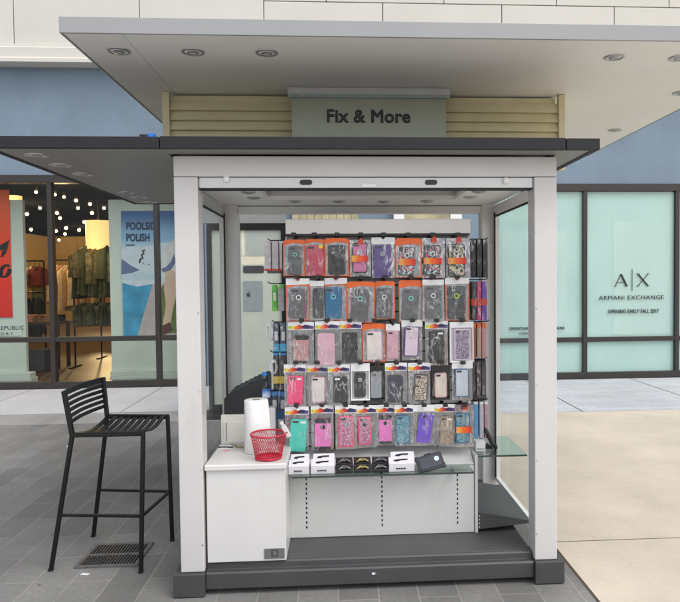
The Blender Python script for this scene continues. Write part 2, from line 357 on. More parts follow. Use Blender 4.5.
def shopfront(name, x0, x1, zh, muls, zt=.715):
    w = MB(); fw = .065
    w.box(x0, x1, BY - .03, BY + .10, zh - .115, zh - .002)              # head
    w.box(x0, x1, BY - .03, BY + .10, .0, .10)                           # sill
    for i, x in enumerate(muls):
        w.box(x - fw / 2, x + fw / 2, BY - .025, BY + .095, .10, zh - .115)
    for a, b in zip(muls[:-1], muls[1:]):
        w.box(a + fw / 2, b - fw / 2, BY - .015, BY + .085, zt - .035, zt + .035)
    win = w.build(name, BRONZE, bld, bevel=.004)
    for a, b in zip(muls[:-1], muls[1:]):
        for z0, z1 in ((.10, zt - .035), (zt + .035, zh - .115)):
            MB().box(a + fw / 2, b - fw / 2, BY + .02, BY + .026, z0, z1).build('pane', SHOPGL, win)
    return win
wl = shopfront('display_window', -7.2, -2.12, 3.09, [-7.165, -5.73, -4.31, -2.81, -2.155])
wr = shopfront('papered_window', 2.13, 7.9, 2.965, [2.165, 3.57, 5.01, 6.45, 7.865], .60)
# window film just behind the glass of the coming-soon shop
mf = MB(); mf.box(2.17, 7.86, BY + .0295, BY + .0355, .10, 2.84)
mf.build('window_film', FILM, wr)
FILM2 = mat('pale_green_reflection', (.62, .745, .715), .4, var=.05, vscale=1.2)
for xa, xb, za, zb in ((2.30, 3.30, .72, 2.25), (4.02, 4.92, .66, 2.40), (5.3, 6.2, .7, 2.3)): MB().box(xa, xb, BY + .0275, BY + .0290, za, zb).build('film_reflection', FILM2, wr)  # lighter sheets painted in as bright reflections on the window
TX = 4.25; TY = BY + .012
# A | X drawn as strokes
def P(px, py): p = at(px, py, TY); return (p.x, p.z)
ax = MB()
def stroke(mb, a, b, w, y0=TY, y1=TY + .006):
    a = Vector(a); b = Vector(b); d = (b - a); n = Vector((1, 0)) * (w / 2)
    mb.prism([tuple(a - n), tuple(a + n), tuple(b + n), tuple(b - n)], 'y', y0, y1)
ac = P(620.3, 286); s = .0154
a0 = at(632.3, 280, TY)
def Q(dx, dz): return (a0.x + dx, a0.z + dz)
H = .185
stroke(ax, Q(-.265, -H / 2), Q(-.175, H / 2), .010); stroke(ax, Q(-.175, H / 2), Q(-.085, -H / 2), .030)
ax.box(a0.x - .235, a0.x - .115, TY, TY + .004, a0.z - .035, a0.z - .027)
for dx in (-.265, -.088): ax.box(a0.x + dx - .022, a0.x + dx + .022, TY + .001, TY + .006, a0.z - H / 2 - .003, a0.z - H / 2 + .003)
ax.box(a0.x - .004, a0.x + .004, TY, TY + .005, a0.z - .17, a0.z + .17)
stroke(ax, Q(.09, H / 2), Q(.25, -H / 2), .030); stroke(ax, Q(.09, -H / 2), Q(.25, H / 2), .010, TY - .002)
for dx in (.09, .25):
    for dz in (-H / 2, H / 2): ax.box(a0.x + dx - .025, a0.x + dx + .025, TY + .001, TY + .0065, a0.z + dz - .003, a0.z + dz + .003)
ax.build('monogram', INK, wr)
text('ARMANI EXCHANGE', (a0.x - .01, TY, at(632, 299.5, TY).z), .088, INK, wr, ext=.002, sx=1.14, spacing=1.12)
text('OPENING EARLY FALL 2017', (a0.x + .02, TY, at(632, 313, TY).z), .079, INK, wr, ext=.002, off=.0012, sx=.80, spacing=1.04)
ob = at(509, 329, TY)
op_ = text('OPPORTUNITIES AVAILABLE ONLINE', (ob.x, TY, ob.z - .015), .056, INK, wr, 'LEFT', ext=.002, off=.001)
op_.scale.x = (at(564.5, 329, TY).x - ob.x) / op_.dimensions.x
text('CAREERS', (at(519, 333, TY).x, TY, at(519, 334.5, TY).z), .040, INK, wr, 'LEFT', ext=.002)

# interior of the open clothes shop
FLOORIN = paving('shop_floor', (.06, .032, .017), (.072, .04, .021), (.06, .04, .025), 1.2, .6, .004, False, .5, (0, 0), .42, .2)
it = MB()
it.box(-11.9, -1.9, BY + .12, 24.2, -.12, .006, 0)
it.build('shop_floor', FLOORIN, bld)
sh = MB(); sh.box(-11.9, -1.9, BY + .12, 24.2, 3.42, 3.5, 0)
sh.build('shop_ceiling', mat('black_shop_ceiling', (.006, .0065, .008), .95, spec=0.), bld)
sb = MB(); sb.box(-11.9, -1.9, 24, 24.1, 0, 3.419, 0); sb.box(-2.0, -1.9, 7.2, 23.9, 0, 3.419, 0); sb.box(-12, -11.9, 6.86, 24, 0, 3.419, 0)
sb.build('shop_back_wall', mat('ochre_shop_wall', (.50, .36, .17), .7, var=.1), bld)
PANEL = mat('pale_display_partition', (.60, .62, .55), .6, var=.03)
def partition(x0, x1, xb0, xb1, label):
    t = thing('display_partition', label, 'partition', ((x0 + x1) / 2, 7.1, .006))
    MB().box(x0, x1, 7.06, 7.14, .18, 2.80).build('panel', PANEL, t, bevel=.004)
    pl = MB().box(xb0, xb1, 6.98, 7.16, .10, .178).box(xb0 - .0, xb1 + .02, 6.95, 7.18, .006, .098)
    pl.build('plinth', PANEL, t, bevel=.006); return t
partition(-3.66, -2.05, -3.66, -2.05, 'pale display partition with the blue poolside poster')
partition(-6.9, -4.93, -6.9, -4.84, 'pale display partition behind the red script poster')
MB  # posters
py_ = 7.05
pool = thing('poster', 'blue poolside advertising poster in the clothes shop window', 'poster', (-2.75, py_, .70))
x0, z1 = at(121, 211, py_).x, at(121, 211, py_).z; x1, z0 = -2.10, at(121, 337, py_).z
skym = striped('poster_sky', [(0, srgb(190, 206, 222)), (.35, srgb(140, 176, 210)), (1, srgb(52, 92, 150))], 2, 1.35, 1.92, .35)
MB().box(x0, x1, py_ - .004, py_, z0, z1).build('sheet', skym, pool)
def pz(fr): return z0 + (z1 - z0) * fr
def px_(fr): return x0 + (x1 - x0) * fr
def art(name, poly, m, k): MB().prism([(px_(a), pz(b)) for a, b in poly], 'y', py_ - .004 - .0015 * k, py_ - .0041).build(name, m, pool)
def artp(name, pts, m, k):
    q = [at(a, b, py_ - .004) for a, b in pts]
    MB().prism([(p.x, p.z) for p in q], 'y', py_ - .004 - .0015 * k, py_ - .0041).build(name, m, pool)
artp('printed_hill', [(121.5, 250), (126, 247.5), (131, 246.5), (138, 246.8), (146, 246), (154, 245.5), (162, 243), (192, 240), (192, 290), (121.5, 290)], mat('print_white', srgb(206, 211, 220), .4, var=.08), 1)
artp('printed_shade', [(121.5, 259), (125, 261), (130, 265), (137, 268.5), (140, 270), (132, 273), (121.5, 274.5)], mat('print_violet', srgb(104, 112, 150), .4), 2)
artp('printed_haze', [(121.5, 275), (132, 274), (142, 272), (155, 276), (155, 279), (121.5, 279.5)], mat('print_pale', srgb(190, 202, 214), .4), 2.5)
art('printed_pool', [(0, .43), (.16, .40), (.33, .42), (.15, 0), (0, 0)], mat('print_pool', srgb(66, 146, 184), .3, var=.3, vscale=5), 3)
art('printed_deck', [(.33, .42), (.70, .40), (1, .40), (1, 0), (.15, 0)], mat('print_deck', srgb(186, 170, 166), .4, var=.1), 4)
artp('printed_lawn', [(159.5, 292), (166, 280), (190, 272), (190, 333), (163, 333)], mat('print_lawn', srgb(96, 112, 62), .5, var=.3, vscale=15), 5)
legm = mat('print_skin', srgb(214, 178, 156), .5)
artp('printed_robe', [(160.5, 270), (162, 258), (166, 248), (171, 241), (178, 236), (192, 233), (192, 272), (180, 274), (168, 271)], mat('print_cloth', srgb(214, 208, 206), .5, var=.14, vscale=9), 6)
artp('printed_leg', [(166, 270), (180, 272), (178, 290), (173, 310), (170, 327), (163, 325), (166, 305), (164, 288)], legm, 7)
artp('printed_leg', [(181, 272), (192, 272), (192, 320), (184, 320)], legm, 7)
artp('printed_fold', [(161, 269), (166, 267), (171, 262), (174, 254), (176, 262), (171, 270), (164, 272)], mat('print_violet', srgb(104, 112, 150), .4), 8)
artp('printed_foot', [(160, 327), (170, 322), (173, 330), (163, 335.5)], mat('print_shoe', srgb(90, 50, 45), .5), 9)
dm = MB()
q_ = [at(a, b, py_ - .006) for a, b in ((139.5, 263), (140.5, 259), (143, 258), (141.5, 255.5), (144, 253), (142.5, 251), (145, 250))]
dm.tube([(q.x, py_ - .008, q.z) for q in q_], .012, 5)
for a, b in ((149, 264.5), (143.5, 263.5)):
    q = at(a, b, py_ - .006); dm.prism(disc(q.x, q.z, .010, 8), 'y', py_ - .010, py_ - .0062)
dm.v = [(a, py_ - .0095 + (b - py_ + .008) * .1, c) for a, b, c in dm.v]
dm.build('printed_squiggle', INK, pool)
LET = mat('print_navy', srgb(38, 52, 84), .5)
tp = at(126, 229.5, py_ - .012); text('POOLSIDE', (tp.x, py_ - .012, tp.z), .160, LET, pool, 'LEFT', sx=.66, off=.004, spacing=1.05)
tp = at(126, 241, py_ - .012); text('POLISH', (tp.x, py_ - .012, tp.z), .160, LET, pool, 'LEFT', sx=.66, off=.004, spacing=1.05)
a = at(126, 240, py_); MB().box(a.x, a.x + .13, py_ - .014, py_ - .011, a.z - .085, a.z - .070).build('rule', LET, pool)
redp = thing('poster', 'red orange poster with black script in the clothes shop window', 'poster', (-5.9, py_, 1.0))
rx1 = at(9.5, 200, py_).x
MB().box(-6.7, rx1, py_ - .005, py_, 1.02, 2.95).build('sheet', striped('red_print', [(0, srgb(222, 42, 36)), (.5, srgb(236, 58, 34)), (1, srgb(250, 96, 24))], 2, .0, 1.95, .4), redp)
sc = MB()
def script(pts, r):
    sc.tube([(at(a, b, py_ - .012).x, py_ - .010, at(a, b, py_ - .012).z) for a, b in pts], r, 6)
script([(-22, 268), (-10, 256), (-2, 250), (3, 246), (9.3, 240.5)], [.02, .045, .03, .04, .006]); script([(8, 241.5), (6, 247), (3.5, 253), (1, 257), (4, 256)], [.01, .03, .034, .02, .005])
script([(5 + 4.2 * math.cos(t) + 1.6 * math.sin(t), 271 - 6 * math.sin(t)) for t in [k * math.pi / 8 for k in range(2, 18)]], [.016 + .018 * abs(math.cos(k * math.pi / 8)) for k in range(2, 18)])
script([(-16, 290), (-8, 282), (-2, 276), (1, 276)], [.02, .04, .03, .02])
sc.v = [(a, py_ - .007 + (b - py_ + .010) * .04, c) for a, b, c in sc.v]
sc.build('script_lettering', INK, redp)
brand = tag(MB().box(-6.75, -4.98, py_ - .004, py_, at(0, 336, py_).z, at(0, 325, py_).z).build('sign_board', PANEL, None, loc=(-5.8, py_, .8)), 'pale board lettered with the shop name under the red poster', 'sign')
text('BANANA REPUBLIC', (at(24.5, 329, py_).x, py_ - .006, at(24, 329.5, py_).z), .085, LET, brand, 'RIGHT', sx=1.05, spacing=1.05)
text('FACTORY', (at(13.5, 334, py_).x, py_ - .006, at(13, 335, py_).z), .062, LET, brand, 'RIGHT', sx=1.2, spacing=1.5)

# lamps in the shop: bulbs on the black ceiling and two lit drum shades
BULB = emit('warm_bulb', (1.0, .64, .30), 6)
spots = [(36, 192, 0), (40, 208, 1), (55, 194.5, 0), (64, 197, 1), (76, 200.5, 1), (57, 213, 2), (78, 208, 1), (92, 213, 2), (90, 204, 1), (104, 208, 1), (60, 218, 2), (31, 229.5, 3),
         (56, 231, 3), (66, 228, 3), (79, 230, 3), (65, 234, 3), (84, 222, 2), (59, 240, 3), (27, 214, 1), (98, 222, 3)]
where = ['nearest the window glass', 'in the second row from the glass', 'midway down the shop', 'deep at the back of the shop']
for i, (a, b, k) in enumerate(spots):
    y = CAM.y + (3.30 - CAM.z) * FPX / (281 - b) * .998; y = min(y, 23.5); k = 0 if y < 10.6 else 1 if y < 13 else 2 if y < 17 else 3; p = at(a, b, y)
    t = thing('track_light', 'small lit spotlight on the black shop ceiling ' + where[k], 'ceiling light', p, group='spotlights on the shop ceiling')
    r = (.030, .036, .044, .055)[k]
    MB().lathe([(.001, -r), (r * .7, -r * .7), (r, 0), (r * .7, r * .7), (.001, r)], p.x, p.y, p.z, 12).build('bulb', BULB, t)
    MB().lathe([(.02, r * .8), (r * 1.0, r * .95), (r * 1.0, .12), (.02, .12)], p.x, p.y, p.z, 12).build('housing', RUBBER, t)
SHADE = emit('lit_drum_shade', (1.0, .62, .24), .60)
for (a, b, c, d, y, lab) in ((86, 221, 112, 249, 9.0, 'glowing amber drum pendant above the dark olive garments'), (8, 196, 22, 217, 8.2, 'glowing amber drum pendant beside the red poster')):
    p, q = at(a, b, y), at(c, d, y); cx = (p.x + q.x) / 2; r = (q.x - p.x) / 2
    t = thing('pendant_lamp', lab, 'pendant lamp', (cx, y, q.z), group='amber pendants in the shop')
    MB().lathe([(r, q.z), (r, p.z)], cx, y, 0, 32).build('lamp_shade', SHADE, t)
    MB().tube([(cx, y, p.z - .02), (cx, y, 3.42)], .01, 6).build('cord', BLACKM, t)
for i, (x, y, z, e) in enumerate(((-5.4, 9.6, 2.75, 36), (-5.2, 13.5, 2.8, 90), (-7.6, 12.5, 2.8, 80), (-8, 19.5, 2.8, 240), (-5.6, 7.7, 2.8, 9), (-4.5, 8.45, 2.05, 2.5))):
    l = bpy.data.lights.new('shop_spot', 'POINT'); l.energy = e; l.color = (1, .66, .32); l.shadow_soft_size = .12
    o = bpy.data.objects.new('shop_light', l); o.location = (x, y, z); COL.objects.link(o)

# clothes on rails
def garment(name, label, x, y, ztop, w, h, m, rz=0, group=None, th=.05):
    n = 10; mb = MB(); v = []; rg = random.Random(int(x * 977 + y * 131 + ztop * 17))
    ph = rg.random() * 6
    prof = [(0, .16), (.04, .45), (.10, .92), (.22, 1.0), (.5, .92), (.8, .98), (1, 1.02)]
    for side in (-1, 1):
        for t, s in prof:
            for i in range(n + 1):
                u = i / n * 2 - 1
                v.append((u * w / 2 * s, side * (th * (1 - abs(u) ** 3) * .5 + .004) + .014 * math.sin(u * 9 + ph + t * 2), -t * h - .05 * abs(u) * (t < .15)))
    f = []; k = len(prof); M = n + 1
    for sd in range(2):
        for j in range(k - 1):
            for i in range(n): a = sd * k * M + j * M + i; f.append((a, a + 1, a + M + 1, a + M))
    for j in range(k - 1):
        for i in (0, n): a = j * M + i; b = a + k * M; f.append((a, b, b + M, a + M))
    mb.add(v, f, 0, True)
    mb.tube([(0, 0, 0), (0, 0, .05), (.015, 0, .075), (0, 0, .09)], .003, 5, 1)
    o = mb.build(name, [m, BLACKM], None, local=True); o.location = (x, y, ztop); o.rotation_euler.z = rz + rg.uniform(-.22, .22); o.scale = (rg.uniform(.88, 1.1), 1, rg.uniform(.86, 1.1))
    return tag(o, label, 'clothing', group)
def rail(x0, x1, y, z, label, low=None):
    t = thing('clothes_rail', label, 'clothes rail', ((x0 + x1) / 2, y, .006))
    mb = MB().tube([(x0, y, z), (x1, y, z)], .014)
    mb.build('rail', BLACKM, t)
    for x in (x0, x1):
        MB().tube([(x, y, .03), (x, y, z)], .016).box(x - .02, x + .02, y - .25, y + .25, .006, .03).build('upright', BLACKM, t)
    if low: MB().tube([(x0, y, low), (x1, y, low)], .014).build('rail', BLACKM, t)
cl = lambda n, rgb, v=.15: mat(n, srgb(*rgb), .85, var=v, vscale=14, bump=.2, bscale=40)
OLIVE, CAMO, PALE, PINK, CHAR, STRIPE, TANC, WINE = cl('olive_cloth', (84, 90, 58)), cl('camo_cloth', (120, 114, 80), .55), cl('cream_cloth', (222, 208, 180)), cl('blush_cloth', (214, 150, 128)), cl('charcoal_cloth', (40, 42, 48)), cl('brown_check_cloth', (150, 112, 76), .45), cl('tan_cloth', (176, 140, 96)), cl('wine_cloth', (110, 40, 42))
rail(-4.95, -4.15, 8.95, 2.02, 'tall black clothes rail of dark olive garments', 1.28)
for i in range(7):
    garment('hanging_jacket', 'dark olive jacket hanging on the upper bar below the amber drum', -4.86 + .10 * i, 8.95, 1.93, .44, .62, (OLIVE, CAMO)[i % 2], 1.15, 'olive jackets on the tall rail')
for i in range(7):
    garment('hanging_jacket', 'camouflage garment hanging on the lower bar of the tall rail', -4.86 + .10 * i, 8.95, 1.19, .40, .42, (CAMO, OLIVE)[i % 2], 1.2, 'camouflage garments on the lower bar')
rail(-5.95, -5.0, 10.4, 2.0, 'long black clothes rail of cream and blush tops')
for i in range(9):
    garment('hanging_shirt', 'cream or blush top hanging on the long rail in the middle of the shop', -5.87 + .10 * i, 10.4, 1.91, .42, .85 + .1 * (i % 3), (PALE, PINK, PALE, TANC)[i % 4], 1.1, 'tops on the long rail')
rail(-6.35, -5.75, 9.6, 1.96, 'short black clothes rail of checked shirts over trousers', 1.36)
for i in range(6):
    garment('hanging_shirt', 'brown or wine shirt hanging above the dark trousers', -6.28 + .09 * i, 9.6, 1.87, .4, .42, (STRIPE, WINE, STRIPE, PALE)[i % 4], 1.1, 'shirts above the trousers')
for i in range(5):
    garment('hanging_trousers', 'charcoal trousers hanging below the checked shirts', -6.25 + .1 * i, 9.6, 1.27, .32, .78, CHAR, 1.15, 'charcoal trousers on the short rail')
rail(-9.9, -4.2, 16.2, 1.9, 'very long clothes rail along the ochre back wall')
for i in range(16):
    garment('hanging_shirt', 'garment hanging along the ochre back wall of the shop', -9.8 + .34 * i, 16.2, 1.81, .45, .9, (PALE, TANC, STRIPE, PINK, OLIVE)[i * 3 % 5], .6, 'garments along the back wall')
tbl = thing('display_table', 'dark wooden table of folded clothes in the middle of the shop', 'table', (-5.55, 9.0, .006))
WOOD = mat('dark_shop_wood', (.07, .04, .022), .5, var=.2, vscale=12)
MB().box(-5.95, -5.15, 8.75, 9.25, .80, .84).build('tabletop', WOOD, tbl, bevel=.004)
for x in (-5.92, -5.18):
    for y in (8.78, 9.22): MB().box(x - .025, x + .025, y - .025, y + .025, .006, .80).build('leg', WOOD, tbl)
for i in range(5):
    cm = (PALE, PINK, STRIPE, TANC, CHAR)[i]; nm = ('cream', 'blush', 'brown check', 'tan', 'charcoal')[i]
    for k in range(3):
        x = -5.86 + i * .155; z = .841 + k * .042
        tag(MB().prism(rrect(-.062, .062, 0, .040, .018), 'y', -.14, .14, 0, True).build('folded_shirt', cm, None, local=True), f'folded {nm} shirt, {("lowest", "middle", "topmost")[k]} of its stack on the dark table', 'folded shirt', 'folded shirts on the shop table')
        o = [q for q in COL.objects if q.name.startswith('folded_shirt')][-1]; o = COL.objects[-1] if COL.objects[-1].name.startswith('folded_shirt') else o
        o.location = (x + .006 * ((k * 7 + i) % 3 - 1), 9.0, z); o.rotation_euler.z = R((k * 5 + i * 3) % 7 - 3)
for i in range(6):
    garment('draped_garment', 'rumpled camouflage garment heaped over the top of the tall rail', -4.84 + .125 * i, 8.86 + .05 * (i % 2), 2.12 + .05 * (i * 5 % 3), .34, .50 + .08 * (i % 3), (CAMO, OLIVE, CAMO)[i % 3], .35 + .5 * (i % 3), 'rumpled garments over the tall rail', .16)
p = at(33, 373, 8.6)
tag(MB().box(-5.62, -5.30, 8.5, 8.9, .006, .36).box(-5.60, -5.32, 8.52, 8.88, .362, .37).build('storage_bin', mat('slate_blue_bin', (.12, .15, .19), .5), None, loc=(-5.46, 8.7, .006), bevel=.01), 'slate blue storage bin on the shop floor', 'bin')

# black framed phone display stand behind the kiosk
PY = 4.3; PSX0, PSX1 = at(208, 300, PY).x, at(287, 300, PY).x; PST = at(250, 223.5, PY).z
ps = thing('poster_stand', 'black framed lightbox stand showing large phone pictures', 'poster stand', ((PSX0 + PSX1) / 2, PY, 0))
fr = MB(); t_ = .055
fr.box(PSX0, PSX0 + t_, PY - .04, PY + .04, .06, PST); fr.box(PSX1 - t_, PSX1, PY - .04, PY + .04, .06, PST)
fr.box(PSX0 + t_, PSX1 - t_, PY - .038, PY + .038, PST - .075, PST); fr.box(PSX0 + t_, PSX1 - t_, PY - .038, PY + .038, .06, .14)
fr.build('frame', BLACKM, ps, bevel=.004)
MB().box(PSX0 + t_, PSX1 - t_, PY - .012, PY + .012, .14, PST - .075).build('poster_sheet', mat('sage_print', (.50, .54, .47), .4, var=.04), ps)
MB().box(PSX0 - .06, PSX1, PY - .03, PY + .03, PST + .002, PST + .45).build('header_board', mat('grey_header_board', (.24, .25, .245), .5), ps)
MB().box(PSX0 - .05, PSX1 + .05, PY - .2, PY + .2, 0, .058).build('foot', BLACKM, ps, bevel=.006)
def pp(a, b): q = at(a, b, PY - .02); return q.x, q.z
e = MB(); (xa, za), (xb, zb) = pp(246, 228), pp(281, 256)
e.box(xa, xb, PY - .016, PY - .0125, zb, za); e.build('printed_panel', mat('print_grey_green', (.40, .44, .41), .4), ps)
e = MB(); (xa, za), (xb, zb) = pp(241, 256.5), pp(284, 264.5); e.box(xa, xb, PY - .015, PY - .0125, zb, za)
(xa, za), (xb, zb) = pp(241, 227), pp(244.5, 256); e.box(xa, xb, PY - .0155, PY - .0125, zb + .004, za); e.build('printed_band', mat('print_cream', (.74, .70, .55), .4), ps)
e = MB(); (xa, za), (xb, zb) = pp(243, 266), pp(264, 273); e.prism(rrect(xa, xb, zb, za, .02), 'y', PY - .016, PY - .0125)
(xa, za), (xb, zb) = pp(267, 266), pp(284, 273); e.prism(rrect(xa, xb, zb, za, .02), 'y', PY - .0158, PY - .0125); e.build('printed_slot', mat('print_charcoal', (.05, .055, .06), .4), ps)
e = MB(); (xa, za), (xb, zb) = pp(243, 281), pp(263, 311); e.prism(rrect(xa, xb, zb, za, .02), 'y', PY - .017, PY - .0125); e.build('printed_phone', mat('print_slate', (.27, .31, .33), .35), ps)
e = MB(); cx, cz = pp(248.5, 294.5)
apple = [(0, .016), (.010, .020), (.020, .016), (.017, .006), (.015, -.002), (.018, -.008), (.021, -.011), (.014, -.024), (.006, -.026), (0, -.023), (-.006, -.026), (-.014, -.024), (-.021, -.008), (-.022, .008), (-.014, .018), (-.006, .019)]
e.prism([(cx + a, cz + b) for a, b in apple], 'y', PY - .019, PY - .0172); e.prism([(cx + a, cz + b) for a, b in ((0, .024), (.004, .034), (.012, .038), (.010, .028))], 'y', PY - .019, PY - .0172)
e.build('printed_emblem', mat('print_emblem', (.05, .06, .065), .4), ps)

# tan sign band on the wall seen over the display
tb = thing('sign_band', 'tan and white board mounted on the blue wall over the kiosk', 'sign', (.4, 6.5, 2.42))
k = MB()
for i in range(9): k.box(-.83 + i * .108, -.83 + (i + 1) * .108 - .006, 6.44, 6.54, 2.425, 2.9)
k.box(.815, 1.49, 6.44, 6.54, 2.425, 2.9); k.build('tan_board', mat('tan_board', (.40, .35, .22), .6, var=.3, vscale=5), tb)
for xa, xb in ((.655, .81), (1.495, 1.665)): MB().box(xa, xb, 6.42, 6.54, 2.425, 2.9).build('white_board', CARD, tb)

# ------------------------------------------------------------------ kiosk
kiosk = thing('kiosk', 'white framed sales kiosk with charcoal base and wide grey roofs', 'kiosk', (0, .6, 0))
ZD = .15; D = 1.2; ZT = 2.130
dk = MB(); dk.box(-.812, .812, .055, 1.24, .045, ZD)
dk.build('deck', DECK, kiosk, bevel=.004)
sk = MB()
sk.prism([(0, .030), (0, .104), (.006, .112), (.034, .112), (.036, .140), (.042, .148), (.0545, .148), (.0545, .030)], 'x', -.812, .812)
sk.build('skirt_board', DARK, kiosk, bevel=.003)
em = MB(); q = at(374, 571, -.001); em.lathe([(.001, .0), (.012, .0), (.012, .003)], 0, 0, 0, 16)
em.v = [(q.x + v[0], -.0005 - v[2], .082 + v[1] * .55) for v in em.v]; em.build('badge', CHROME, kiosk)
ca = MB()
for x in (-.68, .68):
    for y in (.12, 1.1): ca.tube([(x - .015, y, .035), (x + .015, y, .035)], .033, 14)
ca.build('caster', BLACK, kiosk)
pw = .113
for sx in (-1, 1):
    xo, xi = sx * .930, sx * (.930 - pw)
    for y0, ztop in ((0, 2.030), (D, ZT - .004)):
        p = MB(); p.box(xi, xo, y0, y0 + pw, .118 if y0 == 0 else .118, ztop)
        post = p.build('corner_post', WHITE if y0 == 0 else WHITE_LIFT, kiosk, bevel=.004)
        for z in (.25, .62, 1.0, 1.38, 1.76):
            MB().prism(disc(sx * (.930 - pw * .5) if y0 else sx * (.930 - pw * .93), z, .0035, 8), 'y', y0 - .0015, y0 + .001).build('screw', CHROME, post)
        f = MB(); f.box(sx * (.930 - pw - .004), sx * .962, y0 - .022, y0 + pw + .02, 0.004, .116)
        f.build('foot_cap', DARK, post, bevel=.004)
# front header, rear header
MB().box(-.930, .930, .0, pw, 2.0325, ZT).build('header', WHITE, kiosk, bevel=.004)
hb = MB(); hb.box(-.815, .815, .018, .095, 1.980, 2.031); hbar = hb.build('header_rail', ALU, kiosk, bevel=.003)
MB().box(-.815, .815, .022, .09, 1.9745, 1.9795).build('gasket', RUBBER, hbar)
for px0, py0 in ((226.5, 179), (506, 180.5)):
    q = at(px0, py0, .01); b = MB(); b.lathe([(.001, .022), (.012, .02), (.017, .01), (.017, 0)], 0, 0, 0, 16)
    b.v = [(q.x + v[0], .018 - v[2], q.z + v[1]) for v in b.v]; b.build('door_stop', CARD, hbar)
for px0 in (306, 431):
    q = at(px0, 182.3, .018); MB().prism(rrect(q.x - .03, q.x + .03, q.z - .012, q.z + .012, .0115), 'y', .013, .0175).build('lock_slot', BLACK, hbar)
q = at(369, 186, .018); MB().box(q.x - .035, q.x + .035, .013, .0178, q.z - .006, q.z + .01).build('latch_plate', CARD, hbar)
MB().box(-.816, .816, D + .012, D + .09, 1.979, 2.0265).build('rear_header', WHITE_LIFT, kiosk, bevel=.003)
# ceiling with a raised recess
ce = MB(); zc = 2.0275
ce.box(-.90, .90, .096, .14, zc + .004, zc + .03); ce.box(-.90, -.58, .14, 1.30, zc + .004, zc + .03); ce.box(.58, .90, .14, 1.30, zc + .004, zc + .03); ce.box(-.58, .58, .90, 1.30, zc + .004, zc + .03)
ce.box(-.60, .60, .12, .92, zc + .075, zc + .09)
ceil = ce.build('ceiling_panel', mat('ceiling_white', (.90, .89, .87), .5, var=.02), kiosk)
rc = MB(); rc.box(-.58, .58, .90, .91, zc + .0305, zc + .0745); rc.box(-.59, -.58, .14, .90, zc + .0305, zc + .0745); rc.box(.58, .59, .14, .90, zc + .0305, zc + .0745)
rc.build('recess_rim', ALU, ceil)
def downlight(x, y, z, r, parent, name='downlight'):
    m = MB(); m.lathe([(r, 0), (r, -.004), (r * .80, -.007), (r * .76, -.002)], x, y, z, 28, 0)
    m.lathe([(r * .77, -.002), (r * .70, -.001), (r * .55, -.004), (r * .2, -.0055), (.001, -.006)], x, y, z, 28, 1)
    m.lathe([(r * .52, -.006), (r * .45, -.010), (r * .3, -.010)], x, y, z, 20, 0)
    return m.build(name, [mat('downlight_trim', (.42, .42, .43), .3, .6), LAMPIN], parent)
for x, y in ((-.652, .545), (-.654, .79), (-.417, .97), (-.145, .985), (.138, 1.0), (.414, .97), (.651, .77), (.653, .525)):
    downlight(x, y, zc + .004, .042, ceil)
# side glass frames
for sx in (-1, 1):
    f = MB(); xi, xo = sx * .898, sx * .926
    f.box(xi, xo, pw + .001, pw + .052, .16, 2.026); f.box(xi, xo, D - .052, D - .001, .16, 2.026)
    f.box(xi, xo, pw + .052, D - .052, 1.955, 2.026); f.box(xi, xo, pw + .052, D - .052, .16, .185)
    sf = f.build('side_frame', ALU if sx < 0 else WHITE_LIFT, kiosk, bevel=.003)
    MB().box(sx * .909, sx * .915, pw + .05, D - .05, .183, 1.957).build('pane', GLASS, sf)
    gk = MB(); gk.box(sx * .892, sx * .8975, D - .052, D - .030, .186, 1.975); gk.box(sx * .892, sx * .8975, pw + .05, D - .053, 1.943, 1.955)
    gk.build('gasket', RUBBER, sf)
# lower canopy
cn = MB(); cx0, cx1, cy0, cy1 = -1.725, 1.083, -.16, 2.0
cn.box(cx0, -.9525, cy0, cy0 + .03, 2.134, 2.186); cn.box(-.9475, .9185, cy0, cy0 + .03, 2.134, 2.188); cn.box(.9235, cx1, cy0, cy0 + .03, 2.134, 2.186)
cn.box(cx0, cx0 + .03, cy0 + .031, cy1, 2.134, 2.186); cn.box(cx1 - .03, cx1, cy0 + .031, cy1, 2.134, 2.186); cn.box(cx0 + .031, cx1 - .031, cy1 - .03, cy1, 2.134, 2.186)
cano = cn.build('canopy', FASCIA, kiosk, bevel=.002)
cs = MB(); cs.box(cx0 + .032, -.951, cy0 + .032, cy1 - .032, 2.137, 2.15); cs.box(-.949, .9205, cy0 + .032, -.003, 2.1365, 2.15); cs.box(-.949, .9205, D + .3, cy1 - .032, 2.137, 2.15); cs.box(.9225, cx1 - .032, cy0 + .032, cy1 - .032, 2.137, 2.15)
cs.build('soffit', SOFFIT, cano)
MB().box(cx0 + .04, cx1 - .04, cy0 + .035, cy1 - .035, 2.16, 2.18).build('canopy_top', FASCIA, cano)
for i, y in enumerate((.027, .297, .584, 1.333, 1.599, 1.88)): downlight(-1.572, y, 2.137, .055, cano)
for y in (.03, .6, 1.3): downlight(1.0, y + .35, 2.137, .035, cano)
q = at(147, 133, -.13); MB().box(q.x - .03, q.x + .005, -.145, -.115, 2.187, 2.199).box(q.x + .006, q.x + .035, -.143, -.117, 2.187, 2.203, 1).build('strap_end', [BLACK, plastic('blue_strap', (40, 110, 200))], cano)
